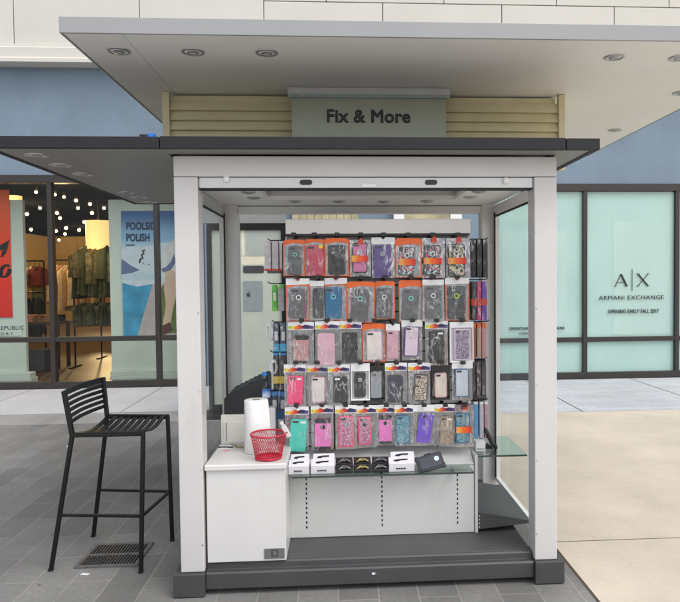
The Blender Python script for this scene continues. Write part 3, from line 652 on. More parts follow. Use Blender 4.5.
# louvre box
lv = MB(); lx0, lx1, ly0, ly1 = -1.157, 1.215, .69, 1.9
n = 8
for i in range(n):
    z = 2.185 + i * .057
    if z + .05 > 2.63: break
    lv.prism([(ly0 + .016, z), (ly0 + .012, z + .005), (ly0 + .034, z + .056), (ly0 + .045, z + .056), (ly0 + .045, z)], 'x', lx0 + .0405, lx1 - .0405)
    lv.prism([(lx0 + .016, z), (lx0 + .012, z + .005), (lx0 + .034, z + .056), (lx0 + .045, z + .056), (lx0 + .045, z)], 'y', ly0 + .05, ly1 - .042)
    lv.prism([(lx1 - .016, z), (lx1 - .012, z + .005), (lx1 - .034, z + .056), (lx1 - .045, z + .056), (lx1 - .045, z)], 'y', ly0 + .05, ly1 - .042)
lb = lv.build('louvre_box', LOUV, kiosk)
lp = MB()
for x in (lx0, lx1 - .04):
    for y in (ly0, ly1 - .04): lp.box(x, x + .04, y, y + .04, 2.181, 2.6285)
lp.box(lx0 + .046, lx1 - .046, ly0 + .047, ly1 - .047, 2.181, 2.62)
lp.build('louvre_post', LOUV, lb, bevel=.002)
# upper roof
ur = MB(); ux0, ux1, uy0, uy1 = -1.364, 2.095, -.1975, 2.62
ur.box(ux0, ux1, uy0, uy0 + .012, 2.629, 2.700); ur.box(ux0, ux0 + .012, uy0 + .0125, uy1, 2.629, 2.700); ur.box(ux1 - .012, ux1, uy0 + .0125, uy1, 2.629, 2.700); ur.box(ux0 + .0125, ux1 - .0125, uy1 - .012, uy1, 2.629, 2.70)
roof = ur.build('upper_roof', ROOFG, kiosk, bevel=.002)
us = MB(); us.box(ux0 + .013, -1.0975, uy0 + .013, uy1 - .013, 2.6315, 2.66); us.box(-1.0945, ux1 - .013, uy0 + .013, uy1 - .013, 2.6315, 2.66)
us.build('soffit', ROOFU, roof)
MB().box(ux0 + .013, ux1 - .013, uy0 + .013, uy1 - .013, 2.665, 2.695).build('roof_top', ROOFG, roof)
for x in (-1.182, -.835, -.484): downlight(x, .03, 2.6315, .054, roof)
for x, y in ((1.233, .036), (1.565, .033), (1.9, .635), (1.907, 1.6), (1.9, .036)): downlight(x, y, 2.6315, .050, roof)
# hanging sign
sg = MB(); sg.box(-.408, .479, .597, .605, 2.345, 2.592)
signp = sg.build('sign_panel', mat('frosted_sign_glass', (.34, .37, .285), .3, var=.04), kiosk)
MB().box(-.428, .499, .580, .622, 2.592, 2.629).box(-.428, .499, .578, .594, 2.572, 2.5915, 1).build('bracket', [ALU, mat('bracket_green_glass', (.30, .38, .37), .25)], signp, bevel=.002)
st = MB()
for x in (-.345, .418):
    MB().prism(disc(x, 2.582, .010, 14), 'y', .570, .577).build('standoff', CHROME, signp)
text('Fix & More', (.029, .594, 2.437), .102, mat('sign_ink', (.02, .022, .03), .5), signp, ext=.0015, off=.0026, sx=1.0, spacing=1.04)

# ------------------------------------------------------------------ service counter
ct = thing('service_counter', 'plain white service counter just inside the kiosk front', 'counter', (-.61, .3, ZD))
MB().box(-.806, -.423, .022, .80, ZD + .002, .6085).build('body', WHITE2, ct, bevel=.003)
MB().box(-.812, -.416, .006, .82, .609, .638).build('countertop', WHITE2, ct, bevel=.006, seg=3)
q0, q1 = at(264.5, 559, .018), at(284.5, 548.5, .018)
op = MB(); op.box(q0.x, q1.x, .017, .0215, q0.z, q1.z); op.box(q0.x + .035, q0.x + .068, .014, .0169, q0.z + .012, q1.z - .004, 1); op.box(q0.x + .042, q0.x + .060, .012, .0139, q0.z + .018, q1.z - .01, 0)
op.build('outlet_plate', [mat('grey_outlet', (.13, .13, .13), .5), mat('outlet_dark', (.06, .06, .06), .5)], ct)

# ------------------------------------------------------------------ display stand
ds = thing('display_stand', 'white slatwall display stand with black hooks and glass shelf', 'display stand', (.07, .6, ZD))
LPY = .30
MB().box(-.424, .572, LPY, LPY + .02, ZD + .002, .52).build('lower_panel', WHITE2, ds, bevel=.002)
MB().box(.574, .590, LPY - .012, .86, ZD + .002, .575).build('side_panel', WHITE, ds, bevel=.002)
MB().box(-.440, -.4265, LPY + .005, .86, ZD + .002, .575).build('side_panel', WHITE, ds, bevel=.002)
MB().prism([(LPY + .001, .522), (LPY + .001, .533), (.455, .60), (.47, .60), (.47, .522)], 'x', -.424, .572).build('ledge', WHITE2, ds, bevel=.003)
slot = MB()
for pxx in (306.5, 382, 457.5):
    x = at(pxx, 500, LPY).x
    for i in range(11): slot.box(x - .0035, x + .0035, LPY - .0015, LPY, .475 - i * .026 - .013, .475 - i * .026)
slot.build('slot_strip', BLACK, ds)
# slatwall board
BX0, BX1, BYF = -.430, .566, .45
sb = MB(); sb.box(BX0, BX1, BYF + .012, .84, .602, 1.782, 1)
z = .612
while z < 1.74:
    sb.box(BX0 + .001, BX1 - .001, BYF, BYF + .0115, z, z + .066, 0); z += .0745
sb.build('slat_board', [WHITE_LIFT, mat('slat_groove', (.10, .10, .105), .7)], ds)
MB().box(BX0 - .004, BX1 + .008, .375, .85, 1.783, 1.862).build('fascia_box', WHITE_LIFT, ds, bevel=.003)
MB().box(BX0 - .002, BX1 + .004, .380, .449, 1.772, 1.7825).build('shadow_gap', BLACK, ds)
for xx in (BX0 - .012, BX1 + .0005): MB().box(xx, xx + .0115, .44, .84, .604, 1.771).build('edge_trim', WHITE, ds)
# glass shelves
gsx0, gsx1, gsy, gsz = -.400, .541, .150, .528
sh_ = MB(); sh_.box(gsx0, gsx1, gsy + .002, LPY - .002, gsz - .008, gsz); shelf = sh_.build('glass_shelf', SHELFGL, ds)
MB().box(gsx0, gsx1, gsy, gsy + .0018, gsz - .009, gsz + .0005).build('shelf_edge', mat('shelf_edge_dark', (.03, .045, .042), .15), shelf)
bk = MB()
for pxx in (299.5, 382, 457.5):
    x = at(pxx, 478, gsy).x
    bk.prism([(gsy + .01, gsz - .0095), (LPY - .0016, gsz - .0095), (LPY - .0016, gsz - .05)], 'x', x - .006, x + .006)
bk.build('bracket', WHITE2, shelf)
s2 = MB(); s2.box(.592, .868, .312, .74, .560, .568); ssh = s2.build('glass_shelf', SHELFGL, ds)
MB().box(.592, .868, .3095, .3115, .559, .5685).build('shelf_edge', mat('shelf_edge_green', (.04, .075, .065), .15), ssh)
MB().prism([(.33, .5585), (.60, .5585), (.60, .50)], 'x', .592, .604).build('bracket', WHITE2, ssh)
# sloped floor flap beside the stand
wd = MB(); wd.prism([(.594, .165), (.594, .262), (.884, .206), (.884, .192)], 'y', .30, .90); 
flap = tag(wd.build('floor_flap', DECK, None, loc=(.74, .6, .165), bevel=.002), 'charcoal wedge shaped floor flap beside the display stand', 'floor flap')
hol = MB()
for i in range(4): hol.box(.597, .601, .2985, .2998, .176 + i * .02, .184 + i * .02)
hol.build('peg_holes', CARD, flap)

# ------------------------------------------------------------------ phone case packages
YF = .335
def rrect_plate(mb, x0, x1, z0, z1, r, y0, y1, m=0): mb.prism(rrect(x0, x1, z0, z1, r), 'y', y0, y1, m)
def film(parent, w, h, zt, y, m, seed, amp=.0025):
    rg = random.Random(seed); nx, nz = 9, 14; v = []; f = []
    for j in range(nz + 1):
        for i in range(nx + 1):
            u, t = i / nx, j / nz
            e = min(u, 1 - u, t, 1 - t) * 6; e = min(e, 1)
            nn = mnoise.noise(Vector((u * 4 + seed * 3.1, t * 7, seed))) + .6 * mnoise.noise(Vector((u * 9 - seed, t * 13, seed * 2)))
            v.append(((u - .5) * w, y - amp * 1.2 * e + nn * amp * e, zt - t * h))
    for j in range(nz):
        for i in range(nx): a = j * (nx + 1) + i; f.append((a, a + 1, a + nx + 2, a + nx + 1))
    return MB().add(v, f, 0, True).build('clear_film', m, parent, local=True)
RAIN = striped('rainbow_card', [(0, srgb(120, 190, 60)), (.18, srgb(240, 200, 40)), (.36, srgb(236, 110, 30)), (.52, srgb(205, 40, 40)), (.64, srgb(60, 30, 70)), (.82, srgb(30, 30, 80)), (1, srgb(90, 60, 130))], 0, -.05, .07, .35)
BANDM = striped('orange_fade_band', [(0, srgb(214, 130, 110)), (.2, srgb(222, 160, 60)), (.5, srgb(228, 96, 36)), (1, srgb(206, 40, 24))], 0, -.04, .05, .35)
TEALR = plastic('teal_ring', (120, 215, 200)); WHR = plastic('white_ring', (225, 228, 228)); CYR = plastic('cyan_ring', (110, 220, 235)); GRR = plastic('lime_ring', (170, 220, 60))
C = {
 'grey': plastic('grey_case', (92, 93, 96)), 'dgrey': plastic('dark_grey_case', (66, 68, 72)), 'black': plastic('black_case', (34, 34, 36)), 'rose': plastic('rose_red_case', (196, 72, 96)),
 'purple': plastic('purple_case', (82, 56, 130)), 'blue': plastic('teal_blue_case', (38, 108, 148)), 'pinkp': plastic('pink_print_case', (200, 110, 158)), 'rgold': plastic('rose_gold_case', (190, 138, 138)),
 'blush': plastic('blush_wallet', (212, 168, 182)), 'white': plastic('frosted_white_case', (222, 214, 210)), 'clrpink': plastic('clear_pink_case', (206, 158, 172)), 'hot': plastic('hot_pink_case', (238, 66, 124)),
 'teal': plastic('mint_teal_case', (72, 200, 180)), 'pink': plastic('bubblegum_pink_case', (226, 120, 190)), 'navy': plastic('navy_wallet', (52, 54, 68)), 'violet': plastic('violet_case', (104, 70, 190)),
 'smoke': plastic('smoke_clear_case', (140, 146, 152)), 'cream': plastic('cream_clear_case', (216, 206, 190)), 'icy': plastic('ice_clear_case', (200, 206, 220)), 'lilac': plastic('lilac_clear', (216, 196, 212)),
 'floral': speckle('stripe_floral_print', [srgb(44, 50, 66), srgb(150, 180, 180), srgb(90, 110, 120), srgb(190, 60, 90), srgb(60, 70, 90), srgb(210, 215, 210)], 110),
 'gold': speckle('black_gold_print', [srgb(40, 38, 36), srgb(206, 190, 130), srgb(70, 64, 50), srgb(190, 180, 150)], 120),
 'lglit': speckle('lilac_glitter', [srgb(96, 86, 118), srgb(180, 168, 190), srgb(130, 116, 146), srgb(70, 62, 92), srgb(200, 190, 206)], 420, .3, .3),
 'pglit': speckle('pink_glitter', [srgb(150, 70, 110), srgb(206, 150, 176), srgb(120, 60, 92), srgb(226, 190, 205), srgb(176, 100, 140)], 420, .3, .3),
 'tglit': speckle('teal_glitter', [srgb(60, 120, 140), srgb(150, 190, 196), srgb(40, 90, 110), srgb(100, 150, 170)], 420, .3, .3),
 'gglit': speckle('gold_glitter', [srgb(140, 122, 104), srgb(196, 178, 158), srgb(110, 92, 78), srgb(170, 150, 128)], 420, .3, .3),
 'leop': speckle('leopard_print', [srgb(190, 178, 160), srgb(150, 134, 116), srgb(62, 54, 50), srgb(210, 200, 186)], 230),
}
PK = 0
def package(row, kind, bag, case, style, label, tilt=0, acc=None, ringm=None, bump=None, band=False, dot=False):
    """bag and case are (left, right, top, bottom) measured on the hanging plane"""
    global PK; PK += 1
    yy = YF + (PK % 3) * .006
    l, r, t, b = bag; p0, p1 = at(l, t, yy), at(r, b, yy)
    cx = (p0.x + p1.x) / 2; zt = p0.z; W = p1.x - p0.x; H = p0.z - p1.z
    cl_, cr, ctp, cb = case; q0, q1 = at(cl_, ctp, yy - .01), at(cr, cb, yy - .01)
    c0x, c1x, c1z, c0z = q0.x - cx, q1.x - cx, q0.z - zt, q1.z - zt
    T = thing('phone_case_pack', label, 'phone case', (cx, yy, zt), 0, 'packed phone cases hung on the display')
    T.rotation_euler = (R(rnd.uniform(-2.5, 1)), 0, R(rnd.uniform(-5, 5)))
    bk = MB()
    if kind in 'OQ':                                   # orange zip pouch; Q has a white card top
        bk.prism([(-W / 2, -H + .004), (W / 2, -H + .002), (W / 2 + .001, -.012), (W / 2 - .006, -.003), (.01, 0), (-W / 2 + .012, -.001), (-W / 2, -.010)], 'y', 0, .004)
        bk.build('pouch', ORANGE, T, local=True)
        hh = max(.012, -c1z - .004)
        lw = (c0x + W / 2)
        MB().prism([(-W / 2 + .006, -H + .008), (W / 2 - .007, -H + .008), (W / 2 - .006, c1z + .010), (0, c1z + .016), (-W / 2 + .006, c1z + .004)], 'y', -.0012, -.0002).build('silver_lining', SILVER, T, local=True)
        if kind == 'Q':
            MB().prism([(-W / 2 - .001, -.030), (W / 2 + .001, -.026), (W / 2, .004), (.012, .006), (.006, -.008), (-.006, -.008), (-.012, .006), (-W / 2, .004)], 'y', -.0035, -.0022).build('header_card', CARD, T, local=True)
    elif kind == 'S':                                  # crumpled silver bag
        bk.prism([(-W / 2, -H), (W / 2, -H + .003), (W / 2 - .004, -.02), (W / 2, 0), (.01, -.003), (-W / 2, .002), (-W / 2 + .003, -.05)], 'y', 0, .003)
        bk.build('pouch', SILVER, T, local=True)
        MB().box(-W / 2 + .002, W / 2 - .002, -.003, -.0015, -.030, -.002).build('header_card', CARD, T, local=True)
    elif kind in 'RW':                                 # clear bag under a printed header card
        bk.box(-W / 2, W / 2, 0, .002, -H, -.004); bk.build('bag', GREYBAG, T, local=True)
        hc = MB(); hh = .040 if kind == 'R' else .034
        hc.prism([(-W / 2 - .001, -hh), (W / 2 + .001, -hh), (W / 2 + .001, .002), (.012, .004), (0, -.010), (-.012, .004), (-W / 2 - .001, .002)], 'y', -.004, -.0028)
        hc.build('header_card', CARD, T, local=True)
        if kind == 'R': MB().prism([(-W / 2 + .002, -.034), (-.02, -.039), (.006, -.035), (W / 2 - .002, -.037), (W / 2 - .001, -.020), (.022, -.013), (.008, -.019), (-.012, -.012), (-.026, -.021), (-W / 2 + .002, -.018)], 'y', -.0050, -.0042).build('printed_band', RAIN, T, local=True)
    elif kind == 'C':                                  # clear clamshell with a red hang tag
        bk.box(-W / 2, W / 2, 0, .002, -H, -.006); bk.build('bag', GREYBAG, T, local=True)
        MB().prism([(-.014, -.034), (.018, -.032), (.016, -.008), (.004, .004), (-.010, -.006)], 'y', -.0150, -.0138).build('hang_tag', RED, T, local=True)
    elif kind in 'BK':                                 # rigid box, white or black
        fm = CARD if kind == 'B' else BLACK
        bk.box(-W / 2, W / 2, .012, .015, -H, 0); top = -c1z - .006
        bk.box(-W / 2, W / 2, -.006, .0118, -max(.012, top), 0); bk.box(-W / 2, W / 2, -.006, .0118, -H, -H + .010)
        bk.box(-W / 2, -W / 2 + .006, -.006, .0118, -H + .0101, -max(.012, top) - .0001); bk.box(W / 2 - .006, W / 2, -.006, .0118, -H + .0101, -max(.012, top) - .0001)
        bk.build('box', fm, T, local=True)
        MB().tube([(-.010, -.004, 0), (0, -.004, .012), (.010, -.004, 0)], .0025, 6).build('hang_loop', RED if kind == 'K' else CARD, T, local=True)
    # the phone case itself
    cmx, cmz = (c0x + c1x) / 2, (c0z + c1z) / 2; hw, hh2 = (c1x - c0x) / 2, (c1z - c0z) / 2
    ca, sa = math.cos(R(tilt)), math.sin(R(tilt))
    def rot(pl): return [(cmx + x * ca - z * sa, cmz + x * sa + z * ca) for x, z in pl]
    y0, y1 = -.0125, -.0025
    pc = MB(); rad = .011
    if bump: pc.prism(rot(rrect(-hw, hw, -hh2, hh2, rad)), 'y', y0 + .001, y1, 1, True); pc.prism(rot(rrect(-hw + .006, hw - .006, -hh2 + .006, hh2 - .006, rad * .7)), 'y', y0 - .0006, y0 + .003, 0, True)
    else: pc.prism(rot(rrect(-hw, hw, -hh2, hh2, rad)), 'y', y0, y1, 0, True)
    pco = pc.build('phone_case', [C[style]] + ([C[bump] if isinstance(bump, str) else bump] if bump else []), T, local=True, bevel=.0022)
    yy0 = y0 - .0014
    if acc != 'wallet':
        MB().prism(rot(rrect(-hw + .008, -hw + .008 + hw * .75, hh2 - .020, hh2 - .009, .005)), 'y', yy0, y0 + .002).build('camera_hole', BLACK if acc != 'whitehole' else CARD, pco, local=True)
    if acc == 'wallet':
        MB().prism(rot([(hw * .45, -.012), (hw + .003, -.012), (hw + .003, .010), (hw * .45, .010)]), 'y', yy0 - .001, y0 + .002).build('clasp', C[style], pco, local=True)
    if acc == 'bars':
        MB().prism(rot(rrect(-hw, hw, hh2 - .024, hh2, .009)), 'y', yy0 + .0004, y0 + .002).prism(rot(rrect(-hw, hw, -hh2, -hh2 + .013, .006)), 'y', yy0 + .0004, y0 + .002).build('end_bumper', BLACK, pco, local=True)
    if acc == 'whitelabel':
        MB().prism(rot(rrect(hw * .15, hw * .8, hh2 - .022, hh2 - .011, .003)), 'y', yy0, y0 + .002).build('size_label', CARD, pco, local=True)
    if ringm:
        mb = MB(); rr = hw * .30; zz = hh2 * .40; c_ = rot([(0, zz)])[0]
        ring(mb, c_[0], c_[1], rr * .62, rr, yy0 - .0006, y0 + .002); mb.prism(disc(c_[0], c_[1], rr * .6), 'y', yy0, y0 + .0018, 1)
        mb.build('logo_ring', [ringm, C['dgrey']], pco, local=True)
    if dot:
        mb = MB(); c_ = rot([(0, hh2 * .45)])[0]; mb.prism(disc(c_[0], c_[1], hw * .30), 'y', yy0 - .0003, y0 + .002, 0); mb.build('finger_hole', dot if not isinstance(dot, bool) else BLACK, pco, local=True)
    # glossy film over the case, then stickers on the film
    if kind not in 'BK': film(T, W - .006, H - (.03 if kind in 'RWCS' else -c1z - .004), -.028 if kind in 'RWCS' else c1z + .006, -.0185, FILMCLR, PK)
    else: film(T, W - .012, H - .022 - max(.012, -c1z - .006), -max(.012, -c1z - .006), -.0140, FILMCLR, PK, .0006)
    if band: MB().prism([(c0x - .003, cmz - .022), (c1x + .004, cmz - .022), (c1x + .004, cmz + .012), (c0x - .003, cmz + .012)], 'y', -.0262, -.0252).build('sticker_band', BANDM, T, local=True)
    if acc == 'yellow': MB().prism(disc(c1x - .012, c1z - .010, .011), 'y', -.0252, -.0242).build('round_sticker', YEL, T, local=True)
    behind(T, W, H, PK)
    return T
BACKS = [C['dgrey'], ORANGE, C['black'], mat('mauve_back', srgb(120, 92, 130), .4), SILVER, C['grey'], C['black'], mat('plum_back', srgb(96, 66, 84), .4)]
def behind(T, W, H, k):
    rg = random.Random(k * 31)
    p = T.location + Vector((rg.choice((-1, 1)) * rg.uniform(.006, .014), .034, rg.uniform(-.012, -.002)))
    o = MB()
    o.prism([(-W / 2, -H), (W / 2, -H + .004), (W / 2 - .001, -.014), (W / 2 - .010, -.002), (0, .001), (-W / 2 + .010, -.001), (-W / 2, -.016)], 'y', 0, .006)
    o.prism(rrect(-W * .36, W * .36, -H + .01, -H * .28, .01), 'y', -.009, -.0002, 1)
    o = o.build('phone_case_pack', [rg.choice(BACKS), rg.choice(BACKS)], None, local=True, bevel=.0015)
    o.location = p; o.rotation_euler = (0, 0, R(rg.uniform(-6, 6)))
    o2 = T['label']
    import re
    lab = 'spare pack on the same hook behind the ' + re.sub(r',? (first|last)? ?in the \w+ row|, (larger|smaller) of two', lambda m: m.group(0) if 'of two' in m.group(0) else '', o2)
    lab = ' '.join(lab.split()[:16])
    tag(o, lab, 'phone case', 'spare packs behind the front packs')
TOP, R2, R3, R4, R5 = 'in the top row', 'in the second row', 'in the middle row', 'in the fourth row', 'in the bottom row'
package(1, 'O', (283, 305, 239.5, 276.5), (288, 302, 246, 275), 'grey', 'orange pouch with grey case and mint ring, first ' + TOP, -2, ringm=TEALR)
package(1, 'O', (304, 325, 239, 276.5), (306.5, 324, 245, 275.5), 'rose', 'orange pouch with rose red case and yellow round sticker', 0, 'yellow', dot=C['rose'])
package(1, 'O', (324.5, 349, 238, 276.5), (328, 345.5, 245, 274.5), 'black', 'orange pouch with plain black case ' + TOP, 0, ringm=C['grey'])
package(1, 'C', (349.5, 371, 239, 276.5), (352, 367.5, 243, 273), 'pinkp', 'clear pack with pink printed case in black bumper under red tag', 0, ringm=WHR, bump='black', band=True)
package(1, 'W', (371.5, 395, 238, 278), (373.5, 391.5, 245, 277.5), 'purple', 'clear pack with shiny purple case ' + TOP, -1, dot=C['smoke'])
package(1, 'O', (395, 421.5, 238, 278), (398.5, 415, 247, 275.5), 'floral', 'orange pouch with striped floral case and orange fade band', -4, ringm=WHR, bump='dgrey', band=True)
package(1, 'C', (421.5, 445, 237, 278), (423.5, 440.5, 245, 275.5), 'floral', 'clear pack with striped floral case and red hang tag', -3, ringm=WHR, bump='dgrey', band=True)
package(1, 'C', (446, 470, 237, 278.5), (448, 465, 244, 276.5), 'gold', 'clear pack with black and gold patterned case, last ' + TOP, 0, ringm=WHR, bump='black', band=True)
package(2, 'Q', (286, 310, 279.5, 321), (289, 307, 288.5, 318.5), 'grey', 'white topped orange pouch with grey case, first ' + R2, -4, ringm=WHR)
package(2, 'S', (309.5, 325, 280.5, 320.5), (312.5, 324, 288, 318), 'dgrey', 'narrow crumpled silver pack with dark grey case beside the blue one', -1, ringm=C['grey'])
package(2, 'Q', (324.5, 347.5, 279, 321), (325, 342, 287.5, 318.5), 'blue', 'white topped orange pouch with teal blue case', -1, ringm=CYR)
package(2, 'O', (347, 375, 281.5, 323), (351, 369, 289, 321.5), 'grey', 'orange pouch with grey case and aqua ring, beside the teal blue case', -4, ringm=TEALR)
package(2, 'O', (375, 395, 281, 319.5), (376, 392.5, 288, 318), 'grey', 'orange pouch with grey case between two other orange pouches', -3, ringm=WHR)
package(2, 'O', (398.5, 423, 280, 322), (402, 418.5, 289, 320), 'grey', 'orange pouch with grey case half hidden by bright film creases', -5, ringm=TEALR)
package(2, 'S', (422, 444.5, 279.5, 321), (425, 441.5, 286, 318.5), 'grey', 'crumpled silver pack with grey case and white ring', 0, ringm=WHR)
package(2, 'Q', (445, 469, 279, 321), (447.5, 465.5, 286, 319), 'dgrey', 'white topped orange pouch with dark case and lime ring', 0, ringm=GRR)
package(3, 'R', (288, 314.5, 322.5, 365), (293, 309, 335.5, 363), 'rgold', 'rainbow card pack with rose gold case, first ' + R3, -1, 'bars')
package(3, 'R', (315, 339.5, 322, 366), (317.5, 335, 333.5, 365), 'blush', 'rainbow card pack with blush wallet case', 0, 'wallet')
package(3, 'R', (338.5, 362, 321.5, 364.5), (342, 357.5, 333, 362.5), 'black', 'rainbow card pack with ridged black wallet case ' + R3, 0, 'wallet')
package(3, 'O', (362, 386, 323.5, 362), (366, 382.5, 331.5, 360.5), 'white', 'orange pouch with frosted white case ' + R3, 1, 'none', bump='clrpink')
package(3, 'W', (386, 400, 324.5, 361), (387, 398.5, 330.5, 358.5), 'clrpink', 'narrow clear pack with pale pink case beside the orange pouch', 0)
package(3, 'W', (401.5, 422.5, 320.5, 360), (404, 419, 326.5, 356.5), 'lilac', 'clear pack with purple edged transparent case', -3, 'none', bump='purple')
package(3, 'R', (425, 448, 321.5, 365), (429, 444.5, 330.5, 363), 'black', 'rainbow card pack with black case ' + R3, 0, 'whitelabel')
package(3, 'B', (449.5, 473.5, 322, 362), (454, 470, 329, 360), 'lglit', 'white box pack with lilac glitter case', 0, bump='lilac')
package(4, 'R', (284, 306.5, 365, 406.5), (288, 303, 376, 404.5), 'hot', 'rainbow card pack with hot pink case', -2, 'whitelabel')
package(4, 'R', (306, 328.5, 365, 406), (311, 325.5, 377, 403), 'white', 'rainbow card pack with frosted white case edged in pink', -1, 'none', bump='clrpink')
package(4, 'R', (328, 350, 365, 405.5), (333, 347.5, 376.5, 402.5), 'black', 'rainbow card pack with black case ' + R4, 0, 'whitehole')
package(4, 'B', (350.5, 370, 363.5, 400), (354, 366, 372.5, 397), 'black', 'white framed box with black case and white ring', 0, ringm=WHR)
package(4, 'K', (369, 385, 365.5, 400.5), (370.5, 381.5, 372, 398), 'smoke', 'black box with smoky clear case and red hanger', 0, 'none')
package(4, 'R', (385, 407, 363.5, 405), (388, 403, 375.5, 402.5), 'navy', 'rainbow card pack with navy wallet case', -1, 'wallet')
package(4, 'R', (408, 430.5, 363.5, 404), (414, 428, 374.5, 401), 'leop', 'rainbow card pack with leopard print case', -3, bump='dgrey')
package(4, 'K', (431, 450, 364.5, 399.5), (434.5, 447, 373, 397.5), 'cream', 'black box with rose edged cream case', 0, 'none', bump='clrpink')
package(4, 'W', (452, 472.5, 362.5, 400), (455, 469, 369, 397), 'icy', 'clear pack with blue edged transparent case', 0, 'none', bump='blue')
package(5, 'R', (285, 309, 407.5, 451), (289.5, 306.5, 419.5, 451.5), 'teal', 'rainbow card pack with mint teal case', -5, 'whitelabel')
package(5, 'R', (311, 334, 406, 450), (314.5, 331, 419, 448.5), 'pink', 'rainbow card pack with bubblegum pink and black case, larger of two', -1, 'bars', dot=True)
package(5, 'R', (335, 357, 406, 448.5), (338.5, 354, 416.5, 446.5), 'pglit', 'rainbow card pack with pink glitter case, larger of two', 0, dot=C['smoke'], bump='hot')
package(5, 'R', (356.5, 376.5, 406, 447.5), (358, 371, 417, 444.5), 'pglit', 'rainbow card pack with pink glitter case, smaller of two', 0, dot=True, bump='hot')
package(5, 'R', (376, 396, 405.5, 445.5), (379, 392, 415.5, 443.5), 'pink', 'rainbow card pack with bubblegum pink and black case, smaller of two', 0, 'bars', dot=True)
package(5, 'R', (394.5, 413.5, 405.5, 445.5), (395.5, 410, 415.5, 443.5), 'tglit', 'rainbow card pack with teal glitter case and no sticker', 0, bump='blue')
package(5, 'W', (413, 434.5, 405.5, 445), (417.5, 432, 414, 442.5), 'violet', 'clear pack with tilted violet case', -8, dot=C['violet'])
package(5, 'R', (434, 455, 405, 446), (440, 453, 416.5, 443.5), 'gglit', 'rainbow card pack with gold glitter case', 0, 'whitelabel')
package(5, 'C', (454.5, 474, 404, 446), (455.5, 470, 413.5, 443), 'tglit', 'clear pack with teal glitter case and orange fade band', 0, band=True, dot=C['smoke'], bump='blue')

# hooks: one part each, fixed to the slat board
def hook(x, z, y0=.30):
    h = MB(); h.box(x - .009, x + .009, .434, .4495, z - .016, z + .010)
    h.tube([(x, .436, z), (x, y0 + .01, z + .001), (x, y0 - .002, z + .006), (x, y0 - .004, z + .013)], .0032, 7)
    h.box(x - .013, x + .013, y0 - .006, y0 + .016, z + .002, z + .019)
    h.build('hook', BLACK, ds, bevel=.0015)
for tops, zrow in (((294, 314.5, 337, 360.5, 383, 407.5, 432, 457), 236.5), ((297, 317.5, 336.5, 361, 385, 410.5, 432.5, 456.5), 279), ((302, 327, 349.5, 374, 393, 412, 436, 461.5), 322), ((296, 317.5, 339, 360, 377, 396, 419, 440.5, 462), 364), ((296.5, 322, 345.5, 366, 386, 404, 423.5, 444.5, 464), 406)):
    for pxx in tops:
        q = at(pxx, zrow, YF); hook(q.x, q.z, YF - .032)

# goods on side hooks
def shook(side, pxx, pyy, y, x1):
    q = at(pxx, pyy, y); x0 = BX0 - .012 if side < 0 else BX1 + .012
    h = MB(); h.tube([(x0, y, q.z), (x1 - side * .012, y, q.z), (x1, y, q.z + .010)], .0032, 7); h.box(x0, x0 + side * .006, y - .012, y + .012, q.z - .015, q.z + .012)
    h.build('hook', BLACK, ds); return q.z
def sidepack(name, label, bag, y, m, group, th=.016, dep=.085, foot=None, head=None, extra=None):
    l, r, t, b = bag; p, q = at(l, t, y), at(r, b, y); cx = (p.x + q.x) / 2; H = p.z - q.z; W = q.x - p.x
    T = thing(name, label, 'accessory pack', (cx, y, p.z), R(rnd.uniform(-4, 4)), group)
    b_ = MB(); w = W / 2
    b_.prism([(-w * .8, 0), (w * .75, -.001), (w, -H * .18), (w * .95, -H), (-w * .95, -H + .002), (-w, -H * .2)], 'y', -.012, dep)
    b_.build('bag', m, T, local=True, bevel=.003)
    film(T, W * .92, H * .95, -.004, -.0185, FILMCLR, int(abs(p.x * 991 + p.z * 577)), .002)
    if foot: MB().box(-w - .0005, w + .0005, -.0135, dep + .001, -H - .001, -H + foot[1]).build('label_strip', foot[0], T, local=True)
    if head: MB().box(-w * .85, w * .85, -.0135, dep * .9, -head[1], .0015).build('header_card', head[0], T, local=True)
    if extra: MB().prism(rrect(-w * .55, w * .55, -H * .62, -H * .30, w * .3), 'y', -.0150, -.0122).build('printed_mark', extra, T, local=True)
    return T
YS = .50
LILAC = mat('blush_white_pack', (.72, .66, .68), .35, var=.12, vscale=30)
for y, a, b in ((YS, 268, 240.5), (YS, 268, 283.5), (YS, 272, 322), (YS, 270, 352), (YS, 266, 391)):
    shook(-1, a, b, y, at(a, b, y).x)
for y, a, b in ((YS, 488, 239), (YS, 488, 279.5), (YS, 489, 321.5), (YS, 487, 359), (YS, 488, 400)):
    shook(1, a, b, y, at(a, b, y).x)
for i, (l, r, w) in enumerate(((264.5, 271.5, 'outermost'), (271.8, 279, 'middle'), (279.2, 285.5, 'innermost'))):
    sidepack('accessory_pack', f'{w} blush white pack with red foot on the uppermost side hook', (l, r, 241, 270.5), YS + .002 * i, LILAC, 'blush white packs', foot=(RED, .010))
GREEN = plastic('lime_strap_pack', (92, 190, 48)); SIL2 = mat('silver_grey_pack', (.42, .44, .43), .35, var=.25, vscale=40)
sidepack('accessory_pack', 'lime green pack on the side hook, outer of two', (272, 277.5, 284.5, 311), YS, GREEN, 'lime packs', foot=(mat('lime_foot', srgb(110, 210, 50), .4), .02), extra=CARD)
sidepack('accessory_pack', 'lime edged grey pack on the side hook, inner of two', (278.2, 284.5, 284.5, 311), YS + .003, SIL2, 'lime packs', head=(GREEN, .02))
SKY = mat('sky_blue_pack', srgb(96, 176, 214), .35, var=.1); NAVYP = mat('slate_blue_pack', srgb(66, 84, 104), .35, var=.2, vscale=30)
LBLUE = mat('light_blue_card', srgb(70, 170, 216), .4)
